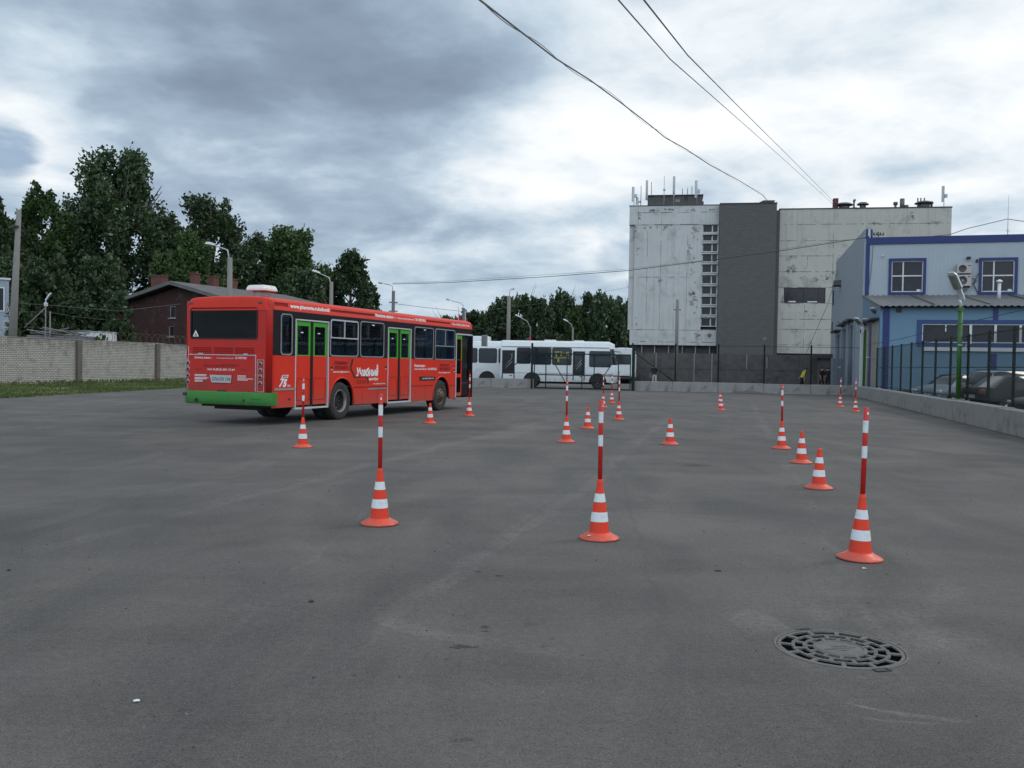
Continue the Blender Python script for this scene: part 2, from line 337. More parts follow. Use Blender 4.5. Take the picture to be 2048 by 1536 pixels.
leafmat('leaf_green', [(0, (.030, .056, .020)), (.5, (.052, .092, .028)), (.9, (.082, .13, .042)), (1, (.12, .165, .08))])
leafmat('grass_blade', [(0, (.05, .075, .022)), (.6, (.10, .13, .045)), (.9, (.18, .18, .08)), (1, (.26, .23, .14))], .8)
mat('grass_soil', (.085, .11, .04), .95, var=.35, scale=2, dirt=((.12, .10, .07), .7, .8))

def meshfence():
    m = bpy.data.materials.new('fence_mesh'); m.use_nodes = True; t = NT(m.node_tree); b = m.node_tree.nodes['Principled BSDF']
    b.inputs['Base Color'].default_value = (.003, .018, .014, 1); b.inputs['Roughness'].default_value = .5
    tr = t.n('ShaderNodeBsdfTransparent', ins={0: (1, 1, 1, 1)}); mx = t.n('ShaderNodeMixShader'); mx.inputs[0].default_value = .28
    t.t.links.new(tr.outputs[0], mx.inputs[1]); t.t.links.new(b.outputs[0], mx.inputs[2]); t.t.links.new(mx.outputs[0], t.t.nodes['Material Output'].inputs[0]); M['fence_mesh'] = m
meshfence()

# ------------------------------------------------------------------ mesh helpers
class MB:
    def __init__(s): s.b = bmesh.new(); s.mats = []
    def mi(s, m):
        if m is None: m = s.cur
        s.cur = m
        if m not in s.mats: s.mats.append(m)
        return s.mats.index(m)
    def face(s, pts, m=None):
        f = s.b.faces.new([s.b.verts.new(p) for p in pts]); f.material_index = s.mi(m); return f
    def box(s, x0, x1, y0, y1, z0, z1, m=None, bev=0.0):
        i = s.mi(m); v = [s.b.verts.new(p) for p in ((x0, y0, z0), (x1, y0, z0), (x1, y1, z0), (x0, y1, z0), (x0, y0, z1), (x1, y0, z1), (x1, y1, z1), (x0, y1, z1))]
        fs = [s.b.faces.new([v[k] for k in q]) for q in ((3, 2, 1, 0), (4, 5, 6, 7), (0, 1, 5, 4), (1, 2, 6, 5), (2, 3, 7, 6), (3, 0, 4, 7))]
        for f in fs: f.material_index = i
        if bev:
            es = set(e for f in fs for e in f.edges)
            r = bmesh.ops.bevel(s.b, geom=list(es), offset=bev, segments=2, affect='EDGES', profile=.5)
            for f in r['faces']: f.material_index = i
        return s
    def tube(s, pts, r, m=None, n=8, caps=True, smooth=True):
        i = s.mi(m); pts = [Vector(p) for p in pts]; rs = r if isinstance(r, (list, tuple)) else [r] * len(pts)
        rings = []; pa = None
        for k, p in enumerate(pts):
            d = (pts[min(k + 1, len(pts) - 1)] - pts[max(k - 1, 0)]).normalized()
            a = d.cross(Vector((0, 0, 1))) if pa is None else pa - d * pa.dot(d)
            if a.length < 1e-4: a = d.cross(Vector((0, 1, 0)))
            a.normalize(); c = d.cross(a); pa = a
            rings.append([s.b.verts.new(p + (a * math.cos(2 * math.pi * j / n) + c * math.sin(2 * math.pi * j / n)) * rs[k]) for j in range(n)])
        for k in range(len(rings) - 1):
            for j in range(n):
                f = s.b.faces.new((rings[k][j], rings[k][(j + 1) % n], rings[k + 1][(j + 1) % n], rings[k + 1][j])); f.material_index = i; f.smooth = smooth
        if caps:
            for q in (rings[0][::-1], rings[-1]): f = s.b.faces.new(q); f.material_index = i
        return s
    def lathe(s, prof, m=None, n=32, c=(0, 0, 0), axis='z', smooth=True, caps=True):
        i = s.mi(m); c = Vector(c); rings = []
        def P(r, h, a):
            u, v = r * math.cos(a), r * math.sin(a)
            return c + (Vector((u, v, h)) if axis == 'z' else Vector((v, h, u)) if axis == 'y' else Vector((h, u, v)))
        for r, h in prof: rings.append([s.b.verts.new(P(max(r, 1e-4), h, 2 * math.pi * j / n)) for j in range(n)])
        for k in range(len(rings) - 1):
            for j in range(n):
                f = s.b.faces.new((rings[k][j], rings[k][(j + 1) % n], rings[k + 1][(j + 1) % n], rings[k + 1][j])); f.material_index = i; f.smooth = smooth
        if caps:
            for q in (rings[0][::-1], rings[-1]): f = s.b.faces.new(q); f.material_index = i
        return s
    def loft(s, secs, m=None, closed=True, caps=True, smooth=True):
        i = s.mi(m); rr = [[s.b.verts.new(p) for p in sec] for sec in secs]; n = len(secs[0])
        for k in range(len(rr) - 1):
            for j in range(n if closed else n - 1):
                f = s.b.faces.new((rr[k][j], rr[k][(j + 1) % n], rr[k + 1][(j + 1) % n], rr[k + 1][j])); f.material_index = i; f.smooth = smooth
        if caps and closed:
            for q in (rr[0][::-1], rr[-1]): f = s.b.faces.new(q); f.material_index = i
        return s
    def ball(s, c, r, m=None, sz=(1, 1, 1), n=10):
        i = s.mi(m); mx = Matrix.Translation(c) @ Matrix.Diagonal((*sz, 1))
        q = bmesh.ops.create_uvsphere(s.b, u_segments=n + 4, v_segments=n, radius=r, matrix=mx)
        for f in set(f for v in q['verts'] for f in v.link_faces): f.material_index = i; f.smooth = True
        return s
    def mesh(s, me, Mx, m=None):
        i = s.mi(m); vs = [s.b.verts.new(Mx @ v.co) for v in me.vertices]
        for p in me.polygons:
            try: f = s.b.faces.new([vs[k] for k in p.vertices]); f.material_index = i
            except ValueError: pass
        return s
    def xform(s, Mx): bmesh.ops.transform(s.b, matrix=Mx, verts=s.b.verts); return s
    def build(s, name, parent=None, label=None):
        bmesh.ops.recalc_face_normals(s.b, faces=s.b.faces)
        me = bpy.data.meshes.new(name); s.b.to_mesh(me); s.b.free()
        for m in s.mats: me.materials.append(M[m])
        o = bpy.data.objects.new(name, me); col.objects.link(o)
        if parent: o.parent = parent
        if label: o['label'] = label
        return o

def plate2d(outer, holes, thick):
    """flat plate with holes in the XY plane, thickness along Z (0..thick)"""
    cu = bpy.data.curves.new('plate', 'CURVE'); cu.dimensions = '2D'; cu.fill_mode = 'BOTH'; cu.extrude = thick / 2
    for pts in [outer] + list(holes):
        sp = cu.splines.new('POLY'); sp.points.add(len(pts) - 1); sp.use_cyclic_u = True
        for q, (x, y) in zip(sp.points, pts): q.co = (x, y, 0, 1)
    o = bpy.data.objects.new('plate', cu); col.objects.link(o)
    bpy.context.view_layer.update()
    me = bpy.data.meshes.new_from_object(o.evaluated_get(bpy.context.evaluated_depsgraph_get()))
    bpy.data.objects.remove(o); bpy.data.curves.remove(cu)
    for v in me.vertices: v.co.z += thick / 2
    return me
def rrect(x0, y0, x1, y1, r, n=4):
    o = []
    for cx, cy, a0 in ((x1 - r, y1 - r, 0), (x0 + r, y1 - r, 90), (x0 + r, y0 + r, 180), (x1 - r, y0 + r, 270)):
        for k in range(n + 1): a = R(a0 + 90 * k / n); o.append((cx + r * math.cos(a), cy + r * math.sin(a)))
    return o
def rect(x0, y0, x1, y1): return [(x0, y0), (x1, y0), (x1, y1), (x0, y1)]
def face_map(off=0.0, kind='side'):
    """(u,v,w) -> facade axes; w points out of the facade"""
    if kind == 'side': return Matrix(((1, 0, 0, 0), (0, 0, -1, -off), (0, 1, 0, 0), (0, 0, 0, 1)))
    if kind == 'left': return Matrix(((1, 0, 0, 0), (0, 0, 1, off), (0, 1, 0, 0), (0, 0, 0, 1)))
    if kind == 'rear': return Matrix(((0, 0, -1, -off), (-1, 0, 0, 0), (0, 1, 0, 0), (0, 0, 0, 1)))
    if kind == 'front': return Matrix(((0, 0, 1, off), (1, 0, 0, 0), (0, 1, 0, 0), (0, 0, 0, 1)))
SIDE = face_map
def text_mesh(body, shear=0.0, bold=0.0):
    cu = bpy.data.curves.new('txt', 'FONT'); cu.body = body; cu.shear = shear; cu.offset = bold; cu.resolution_u = 2; cu.extrude = .02
    o = bpy.data.objects.new('txt', cu); col.objects.link(o); bpy.context.view_layer.update()
    me = bpy.data.meshes.new_from_object(o.evaluated_get(bpy.context.evaluated_depsgraph_get()))
    bpy.data.objects.remove(o); bpy.data.curves.remove(cu); return me
def lettering(name, body, u0, u1, v0, v1, Mx, m, parent, shear=0.0, bold=0.0, lift=.004, label=None):
    me = text_mesh(body, shear, bold)
    xs = [v.co.x for v in me.vertices]; ys = [v.co.y for v in me.vertices]; zs = [v.co.z for v in me.vertices]
    for v in me.vertices:
        v.co.x = u0 + (v.co.x - min(xs)) / (max(xs) - min(xs)) * (u1 - u0)
        v.co.y = v0 + (v.co.y - min(ys)) / (max(ys) - min(ys)) * (v1 - v0)
        v.co.z = (v.co.z - min(zs)) / (max(zs) - min(zs)) * .002 + lift
    return MB().mesh(me, Mx, m).build(name, parent, label)
def root(name, label, cat, loc=(0, 0, 0), rz=0.0, group=None, rot=None):
    o = bpy.data.objects.new(name, None); col.objects.link(o); o.location = loc
    o.rotation_euler = rot if rot else (0, 0, rz); o.empty_display_size = .3
    o['label'] = label; o['category'] = cat
    if group: o['group'] = group
    return o
def tag(o, label, cat, group=None, kind=None):
    o['label'] = label; o['category'] = cat
    if group: o['group'] = group
    if kind: o['kind'] = kind
    return o
def copy_tree(o, parent=None):
    c = o.copy(); col.objects.link(c); c.parent = parent
    for ch in list(o.children): copy_tree(ch, c)
    return c

# ------------------------------------------------------------------ ground
g = MB(); n = 24
xs = [-900, -300, -120, -60, -30, -15, 0, 15, 30, 60, 120, 300, 900]
for i in range(len(xs) - 1):
    for j in range(len(xs) - 1):
        if not (xs[i] == 0 and xs[j] == 0): g.face([(xs[i], xs[j], 0), (xs[i + 1], xs[j], 0), (xs[i + 1], xs[j + 1], 0), (xs[i], xs[j + 1], 0)], 'asphalt')
def ground(px, py):
    a = at(px, py, 10); d = a - Vector((0, 0, HCAM)); k = -HCAM / d.z; return Vector((d.x * k, d.y * k, 0))
DC = ground(1680, 1297)
hole_ring = [(DC.x + .357 * math.cos(2 * math.pi * k / 64), DC.y + .357 * math.sin(2 * math.pi * k / 64), 0) for k in range(64)]
sq = [(0, 0, 0), (15, 0, 0), (15, 15, 0), (0, 15, 0)]
qi = [max(range(64), key=lambda k: (hole_ring[k][0] - DC.x) * sx + (hole_ring[k][1] - DC.y) * sy) for sx, sy in ((-1, -1), (1, -1), (1, 1), (-1, 1))]
for c in range(4):
    a, b = qi[c], qi[(c + 1) % 4]; ks = [a]
    while ks[-1] != b: ks.append((ks[-1] + 1) % 64)
    g.face([hole_ring[k] for k in ks][::-1] + [sq[c], sq[(c + 1) % 4]], 'asphalt')
bmesh.ops.remove_doubles(g.b, verts=g.b.verts, dist=.001)
go = g.build('asphalt_yard'); go['kind'] = 'structure'
def spec_noise(x, s): return math.sin(x * s) * .5 + math.sin(x * s * 2.7 + 1.3) * .3 + math.sin(x * s * 6.1 + .4) * .2
WALL_A = Vector((-26.78, 47.32, 0)); WALL_B = Vector((-23.39, 63.74, 0)); WU = (WALL_B - WALL_A).normalized(); WANG = math.atan2(WU.y, WU.x)
def verge_right(y): return np.interp(y, [20, 32.56, 47.68, 70, 100], [-19.3, -18.42, -17.36, -15.4, -12.6]) + .10 * spec_noise(y, 1.7)
def wall_x(y): return WALL_A.x + (y - WALL_A.y) * WU.x / WU.y
g = MB(); ys = np.arange(20, 90, .5)
for a, b in zip(ys[:-1], ys[1:]): g.face([(wall_x(a) - .3, a, .006), (verge_right(a), a, .006), (verge_right(b), b, .006), (wall_x(b) - .3, b, .006)], 'grass_soil')
bmesh.ops.remove_doubles(g.b, verts=g.b.verts, dist=.001)
go = g.build('grass_verge'); go['kind'] = 'structure'
def quads_mesh(name, C, A, B, tint, m):
    """many small quads: centres C, half axes A,B (numpy Nx3) in one mesh with a per-face tint"""
    N = len(C); V = np.stack([C - A - B, C + A - B, C + A + B, C - A + B], 1).reshape(-1, 3).astype(np.float32)
    me = bpy.data.meshes.new(name); me.vertices.add(4 * N); me.vertices.foreach_set('co', V.ravel())
    me.loops.add(4 * N); me.loops.foreach_set('vertex_index', np.arange(4 * N, dtype=np.int32))
    me.polygons.add(N); me.polygons.foreach_set('loop_start', np.arange(0, 4 * N, 4, dtype=np.int32)); me.polygons.foreach_set('loop_total', np.full(N, 4, dtype=np.int32))
    at_ = me.attributes.new('tint', 'FLOAT', 'FACE'); at_.data.foreach_set('value', tint.astype(np.float32))
    me.materials.append(M[m]); me.update(); return me
N = 26000; yy = 26 + 45 * rng.random(N) ** .9; t_ = rng.random(N); wx = wall_x(yy); vr = np.array([verge_right(float(v)) for v in yy])
xx = wx + (vr - wx) * (1 - .98 * t_ ** 1.4); h = rng.uniform(.015, .05, N) * (1 + 1.4 * (t_ > .9)); az = rng.uniform(0, math.pi, N)
lean = rng.normal(0, .3, (N, 2)) * h[:, None]
C = np.stack([xx, yy, h], 1); A = np.stack([np.cos(az) * .02, np.sin(az) * .02, 0 * az], 1); B = np.stack([lean[:, 0], lean[:, 1], h], 1)
me = quads_mesh('grass', C, A, B, np.clip(.4 + .25 * np.sin(xx * .9) * np.sin(yy * .7) + rng.normal(0, .22, N), 0, 1), 'grass_blade')
o = bpy.data.objects.new('grass', me); col.objects.link(o); tag(o, 'short green grass strip between the asphalt yard and the pale brick wall', 'grass', kind='stuff')
# loose grit on the asphalt
g = MB()
for k in range(260):
    d = random.uniform(3.2, 24) if k % 3 else random.uniform(3, 8); x = random.uniform(-.56, .56) * d; s_ = random.uniform(.003, .008) * (.6 + d / 13)
    g.loft([[(x + s_ * math.cos(a + k) * random.uniform(.7, 1.2) * q, d + s_ * math.sin(a + k) * q, z) for a in (0, 1.3, 2.5, 3.7, 5)] for q, z in ((1, .001), (.8, s_ * .5))], 'decal_dark' if k % 5 else 'concrete_block', smooth=False)
tag(g.build('grit'), 'small dark specks of grit scattered over the asphalt', 'grit', kind='stuff')
def scrap(name, label, px, py, w_, l_, m, cat, seed):
    p = ground(px, py); rr = random.Random(seed); g = MB()
    ring = [(w_ * math.cos(a) * rr.uniform(.6, 1), l_ * math.sin(a) * rr.uniform(.6, 1)) for a in [k * .785 for k in range(8)]]
    g.loft([[(x, y, .002 + .006 * rr.random() + e) for x, y in ring] for e in (0, .004)], m)
    o = g.build(name); o.location = p; tag(o, label, cat); return o
scrap('paper_scrap', 'small torn white paper scrap alone on the bare asphalt at lower left', 274, 1404, .02, .016, 'paper', 'litter', 3)
scrap('paper_scrap', 'tiny pale scrap lying just in front of the nearest striped pole cone', 1729, 1138, .02, .015, 'paper', 'litter', 4)
scrap('twig_piece', 'thin dark twig bit on the asphalt between two near cones', 1436, 1143, .03, .008, 'decal_dark', 'litter', 5)
scrap('asphalt_crumb', 'dark crumb lying left of centre on the open asphalt', 622, 1204, .022, .018, 'decal_dark', 'litter', 6)
scrap('asphalt_crumb', 'black crumb at the left edge of the asphalt', 18, 1141, .022, .02, 'decal_dark', 'litter', 7)
scrap('paper_scrap', 'larger white litter piece on the grass by the brick wall', 132, 779, .25, .12, 'paper', 'litter', 8).location.z = .06
scrap('paper_scrap', 'smaller white litter piece on the grass by the brick wall', 117, 779, .13, .1, 'paper', 'litter', 9).location.z = .06

# ------------------------------------------------------------------ storm drain cover
mh = root('drain_cover', 'round cast iron drain grate with three rings of slots set in the asphalt', 'drain cover', (DC.x, DC.y, 0), R(14))
RO = .355
g = MB(); g.lathe([(0.001, -.30), (.357, -.30), (.357, -.012)], 'pit', 48, caps=False); g.build('pit', mh)
def slot(r0, r1, a0, a1, n=5, rr=random.Random(2)):
    j = .006
    return [(r1 * math.cos(a0 + (a1 - a0) * k / n) + rr.uniform(-j, j) * .4, r1 * math.sin(a0 + (a1 - a0) * k / n) + rr.uniform(-j, j) * .4) for k in range(n + 1)] + [(r0 * math.cos(a1 - (a1 - a0) * k / n) + rr.uniform(-j, j) * .4, r0 * math.sin(a1 - (a1 - a0) * k / n) + rr.uniform(-j, j) * .4) for k in range(n + 1)]
holes = []
for r0, r1, gap_, ph, nn in ((.262, .318, .024, 0, 12), (.198, .244, .022, .26, 12), (.146, .180, .018, 0, 12)):
    for k in range(nn):
        a0 = 2 * math.pi * k / nn + ph; gp = gap_ / ((r0 + r1) / 2); holes.append(slot(r0, r1, a0 + gp / 2, a0 + 2 * math.pi / nn - gp / 2))
circ = lambda r, n=64: [(r * math.cos(2 * math.pi * k / n), r * math.sin(2 * math.pi * k / n)) for k in range(n)]
g = MB(); g.mesh(plate2d(circ(.337), holes, .009), Matrix.Translation((0, 0, -.007)), 'cast_iron')
g.lathe([(.138, .002), (.134, .007), (.128, .007), (.125, .002)], 'cast_iron', 48, caps=False)
for k in range(40):
    a = 2 * math.pi * k / 40
    for rr_ in (.253, .189): g.box(rr_ * math.cos(a) - .004, rr_ * math.cos(a) + .004, rr_ * math.sin(a) - .004, rr_ * math.sin(a) + .004, .001, .0045)
for row, (x0, x1) in enumerate(((-.035, .05), (-.095, .095), (-.03, .03))):
    x = x0
    while x < x1: wd = random.uniform(.006, .012); g.box(x, x + wd, .028 - row * .033 - random.uniform(.004, .008), .028 - row * .033 + random.uniform(.004, .008), .001, .0045); x += wd + .005
g.build('grate', mh)
g = MB(); g.mesh(plate2d(circ(.3565), [circ(.342)], .025), Matrix.Translation((0, 0, -.021)), 'cast_iron'); g.build('frame_ring', mh)
g = MB(); g.mesh(plate2d(rect(-.045, -.39, .045, -.345), [rect(-.036, -.38, .036, -.352)], .004), Matrix.Translation((0, 0, .001)), 'decal_dark'); g.build('lifting_lug', mh)
g = MB(); g.mesh(plate2d(rect(-.045, .345, .045, .375), [rect(-.036, .352, .036, .366)], .004), Matrix.Translation((0, 0, .001)), 'decal_dark'); g.build('lifting_lug', mh)

# ------------------------------------------------------------------ traffic cones
CP = [(.098, .046), (.092, .056), (.076, .185), (.0585, .302), (.042, .40), (.030, .47), (.0265, .505)]
def cone_r(z): zs = [q[1] for q in CP]; return float(np.interp(z, zs, [q[0] for q in CP]))
def make_cone(tall):
    t = root('traffic_cone', 'x', 'cone')
    g = MB(); g.lathe([(.176, 0), (.182, .005), (.182, .013), (.176, .019), (.14, .037), (.108, .054), (.098, .063), (.090, .060)], 'cone_flange', 40); g.build('base', t)
    g = MB(); g.lathe([(.094, .050)] + [(cone_r(z), z) for z in np.linspace(.057, .50, 14)] + ([(.0265, .52), (.0225, .523)] if not tall else [(.0245, .535), (.0225, .537)]), 'cone_orange', 32); g.build('body', t)
    for z0, z1 in ((.160, .245), (.335, .410)):
        g = MB(); g.lathe([(cone_r(z) + .0022, z) for z in np.linspace(z0, z1, 4)], 'band_white', 32, caps=False); g.build('reflective_band', t)
    if tall:
        g = MB(); g.lathe([(.0205, .50), (.0205, 1.245), (.017, 1.25)], 'pole_red', 20); p = g.build('pole', t)
        for z0, z1 in ((.835, .935), (1.045, 1.145)):
            g = MB(); g.lathe([(.0219, z0), (.0219, z1)], 'band_white', 20, caps=False); g.build('pole_band', p)
    return t
pc = make_cone(True); sc = make_cone(False)
CONES = [ # x, y, tall, tilt right, tilt away, spin, label
 (2.90, 7.45, 1, .018, .0, 0, 'nearest tall cone with striped pole, at the right in front, leaning right'),
 (.81, 8.13, 1, -.004, .0, .4, 'middle tall pole cone of the nearest three, small white tag on its base'),
 (-1.25, 8.67, 1, -.004, .0, 1, 'left tall pole cone of the nearest three, its top before the red bus'),
 (-3.74, 16.23, 1, .0, .0, 2, 'tall striped pole cone standing before the rear door of the red bus'),
 (1.12, 18.31, 1, -.004, 0, 3, 'tall striped pole cone before the green gate, left of the small plain cone'),
 (5.30, 17.69, 1, -.012, 0, 4, 'tall striped pole cone just beyond the two plain diagonal cones'),
 (3.12, 26.3, 1, .0, 0, 5, 'tall striped pole cone right of the far overlapping pair, in line with the gate end'),
 (4.2, 38.02, 1, .004, 0, 6, 'farthest tall striped pole cone before the nose of the white bus'),
 (3.42, 33.8, 1, -.006, 0, .7, 'far tall striped pole cone mostly hidden behind the near middle pole top'),
 (13.92, 38.35, 1, .01, 0, 1.2, 'far tall pole cone, left one of the pair by the barrier corner'),
 (12.92, 33.98, 1, -.006, 0, 2.2, 'far tall pole cone, right one of the pair by the barrier corner'),
 (-1.26, 26.86, 1, .006, 0, 3.2, 'tall striped pole cone beside the open front door of the red bus'),
 (-2.09, 23.22, 0, 0, 0, 1.5, 'small plain cone beside the front wheel of the red bus'),
 (1.89, 22.4, 0, .01, 0, 2.5, 'small plain cone between two tall pole cones before the gate'),
 (3.2, 18.19, 0, 0, 0, .5, 'single small plain cone standing alone on the open asphalt in mid yard'),
 (7.71, 33.32, 0, 0, 0, 1.8, 'nearer of two far overlapping plain cones before the back barrier'),
 (8.85, 38.4, 0, 0, 0, 2.8, 'farther of two overlapping plain cones, half hidden, before the back barrier'),
 (4.84, 15.04, 0, .0, 0, 3.8, 'second plain cone of the right diagonal, farther from the camera'),
 (4.05, 11.85, 0, .0, 0, 4.8, 'nearest plain cone without a pole, on the right diagonal')]
used = set()
for x, y, tall, tr, ta, sp, lb in CONES:
    src = pc if tall else sc
    o = src if src not in used else copy_tree(src); used.add(src)
    o.location = (x, y, .002); o.rotation_mode = 'XYZ'; o.rotation_euler = (ta, tr, 0)
    o['label'] = lb; o['group'] = 'tall cones with striped poles' if tall else 'short plain cones'; o['category'] = 'cone'
    if (x, y) == (2.90, 7.45):
        g = MB(); g.box(.0, .013, -.0235, -.0215, 1.195, 1.215, 'decal_white'); st = g.build('tag', o)
    if (x, y) == (.81, 8.13):
        g = MB(); g.box(.0, .018, -.0235, -.0215, 1.19, 1.215, 'decal_white'); g.build('tag', o)
        g = MB(); g.box(-.115, -.085, -.110, -.09, .0445, .0475, 'decal_white'); g.build('tag', o)

# ------------------------------------------------------------------ red training bus
BX, BY, BTH = -5.684, 21.239, .3823
bus = root('bus', 'red training bus with green rear bumper and green door frames parked on the yard', 'bus', (BX, BY, 0), math.pi / 2 - BTH)
L = 11.5; W = 2.5
def arch(cx, r, zc, z0, n=14):
    a0 = math.asin((z0 - zc) / r)
    return [(cx + r * math.cos(a), zc + r * math.sin(a)) for a in [a0 + (math.pi - 2 * a0) * k / n for k in range(n + 1)]][::-1]
def rev(l): return l[::-1]
ZB = .38; WH_R, WH_F = 3.08, 9.03
# lower side panels (right side has door openings)
def low_panel(s0, s1, arches, z0=ZB, z1=1.67):
    pts = [(s0, z1), (s0, z0)]
    for cx in arches: pts += arch(cx, .60, .52, z0)
    pts += [(s1, z0), (s1, z1)]
    return pts
g = MB(); T_ = .04
for seg in ((.10, 1.00, [], .42), (2.44, 5.52, [WH_R], ZB), (6.93, 10.09, [WH_F], .36)):
    g.mesh(plate2d(low_panel(seg[0], seg[1], seg[2], seg[3]), [], T_), SIDE(-T_), 'bus_red')
g.mesh(plate2d(low_panel(.40, L - .1, [WH_R, WH_F], .50), [], T_), face_map(W - T_, 'left'), 'bus_red'); g.box(.12, .40, W - T_, W, .55, 1.67)
# wheel arch lips
for cx in (WH_R, WH_F):
    a = arch(cx, .60, .52, ZB + .02); g.tube([(x, -.006, z) for x, z in a], .022, 'bus_red', 6)
g.box(L - .12, L - .05, 0.0, W, .36, 1.35, 'bus_red', .02)
body = g.build('body', bus)
# window band, right side
WIN = [(.41, 1.70, .84, 2.66), (2.52, 1.70, 3.86, 2.64), (4.00, 1.70, 5.26, 2.66), (7.14, 1.69, 8.40, 2.65), (8.55, 1.68, 10.0, 2.65)]
DOOR = [(.98, 2.44), (5.50, 6.92), (10.10, 11.42)]
g = MB(); holes = [rrect(a, b, c, d, .09) for a, b, c, d in WIN]
out = [(.10, 2.75), (.10, 1.67), (.98, 1.67), (.98, 2.60), (2.44, 2.60), (2.44, 1.67), (5.50, 1.67), (5.50, 2.60), (6.92, 2.60), (6.92, 1.67), (10.09, 1.67), (10.09, 2.58), (11.42, 2.58), (11.42, 2.75)]
g.mesh(plate2d(out, holes, .03), SIDE(-.03), 'bus_black')
g.mesh(plate2d(rect(.10, 1.67, L - .1, 2.75), [rrect(x, 1.74, x + 1.25, 2.6, .09) for x in (.45, 1.85, 3.25, 4.65, 6.05, 7.45, 8.85, 10.1)], .03), face_map(W - .03, 'left'), 'bus_black')
g.build('window_band', bus)
# roof and pale cove
def sec(x, k, dz=0.0):
    P = [(0.0, 2.73), (.012, 2.80), (.05, 2.965), (.10, 3.02), (.25, 3.05), (.8, 3.075), (1.7, 3.075), (2.25, 3.05), (2.40, 3.02), (2.45, 2.965), (2.488, 2.80), (2.5, 2.73)]
    return [(x, 1.25 + (y - 1.25) * k, 2.73 + (z - 2.73) * (1 if dz == 0 else dz)) for y, z in P]
g = MB(); g.loft([sec(-.012, .90, .72), sec(-.008, .925, .90), sec(.02, .955, .97), sec(.07, .985, 1.0), sec(.16, 1, 1.0), sec(L - .25, 1, 1.0), sec(L - .05, .99, .93), sec(L, .96, .7)], 'bus_red', smooth=False)
rf = g.build('roof', bus)
g = MB()
for k in range(44): g.box(2.6 + k * .05, 2.61 + k * .05, .016, .04, 2.86, 2.90, 'groove')
for k in range(34): g.box(7.98 + k * .05, 7.99 + k * .05, .016, .04, 2.86, 2.90)
for k in range(9): g.box(.20 + k * .06, .212 + k * .06, .018, .04, 2.86, 2.92)
g.box(2.56, 4.78, .028, .05, 2.902, 2.908); g.box(2.56, 4.78, .018, .04, 2.85, 2.856); g.box(7.95, 9.75, .028, .05, 2.902, 2.908); g.box(.18, .74, .034, .05, 2.925, 2.932); g.box(.18, .74, .018, .04, 2.85, 2.857)
g.build('air_slots', bus)
# rear face
g = MB()
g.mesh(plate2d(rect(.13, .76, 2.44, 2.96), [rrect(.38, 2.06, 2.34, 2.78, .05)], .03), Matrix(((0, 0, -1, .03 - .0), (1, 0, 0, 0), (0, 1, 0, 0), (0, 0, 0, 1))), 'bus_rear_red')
for y0, sg, cr_ in ((.13, -1, .13), (2.44, 1, .06)):
    secs = []
    for z, q in ((.76, 1), (2.90, 1), (2.97, .85)):
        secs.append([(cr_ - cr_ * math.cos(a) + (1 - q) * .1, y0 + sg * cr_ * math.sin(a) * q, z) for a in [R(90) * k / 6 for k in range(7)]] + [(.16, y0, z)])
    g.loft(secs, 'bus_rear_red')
rear = g.build('rear_panel', bus)
g = MB(); g.mesh(plate2d(rrect(.36, 2.04, 2.36, 2.80, .06), [rrect(.395, 2.075, 2.325, 2.765, .04)], .012), Matrix(((0, 0, -1, -.0), (1, 0, 0, 0), (0, 1, 0, 0), (0, 0, 0, 1))), 'rubber')
rw = g.build('rear_window', bus)
g = MB(); g.box(.008, .013, .38, 2.34, 2.06, 2.78, 'bus_glass_dark'); g.build('pane', rw)
g = MB(); g.face([(-.006, 2.28, 2.10), (-.006, 2.10, 2.10), (-.006, 2.19, 2.26)], 'decal_white'); g.face([(-.008, 2.235, 2.115), (-.008, 2.145, 2.115), (-.008, 2.19, 2.20)], 'vent_grey'); g.build('warning_sticker', rw)
# interior
g = MB(); g.box(.15, L - .3, .06, W - .06, .86, .90, 'seat_cloth'); g.box(.2, L - .5, .1, W - .1, 2.68, 2.71, 'interior')
g.box(.10, .9, .06, W - .06, .9, 1.55, 'seat_cloth'); g.build('floor', bus)
def seat_row(s, y0):
    g = MB(); g.box(s, s + .42, y0, y0 + .86, 1.30, 1.40, 'seat_cloth', .03); g.box(s - .05, s + .04, y0, y0 + .40, 1.36, 1.98, 'seat_cloth', .03); g.box(s - .05, s + .04, y0 + .46, y0 + .86, 1.36, 1.98, 'seat_cloth', .03)
    g.box(s + .1, s + .3, y0 + .2, y0 + .6, .9, 1.3, 'seat_cloth'); g.tube([(s - .02, y0 + .05, 1.98), (s - .02, y0 + .08, 2.07), (s - .02, y0 + .34, 2.07), (s - .02, y0 + .37, 1.98)], .013, 'vent_grey', 6); g.build('seat', bus)
for s_ in (2.8, 3.55, 4.3, 7.3, 8.05, 8.8): seat_row(s_, .12)
for s_ in (1.2, 2.0, 2.8, 3.6, 4.4, 7.3, 8.1, 8.9): seat_row(s_, 1.5)
g = MB(); g.box(9.5, 9.55, 1.15, 2.4, .9, 2.3, 'bus_black'); g.box(10.0, 10.5, 1.6, 2.2, .9, 1.9, 'seat_cloth', .04); g.box(10.9, 11.3, .9, 2.4, .9, 1.45, 'bus_black', .04); g.build('driver_cab', bus)
g = MB()
for s_, y_ in ((1.0, .35), (2.5, .35), (4.1, .9), (5.45, .35), (7.0, .35), (8.5, .95), (9.9, .4), (2.5, 1.4), (5.3, 1.5)): g.tube([(s_, y_, .9), (s_, y_, 2.7)], .017, 'alu', 6)
g.tube([(.9, .6, 2.5), (10, .6, 2.5)], .015); g.build('handrail', bus)
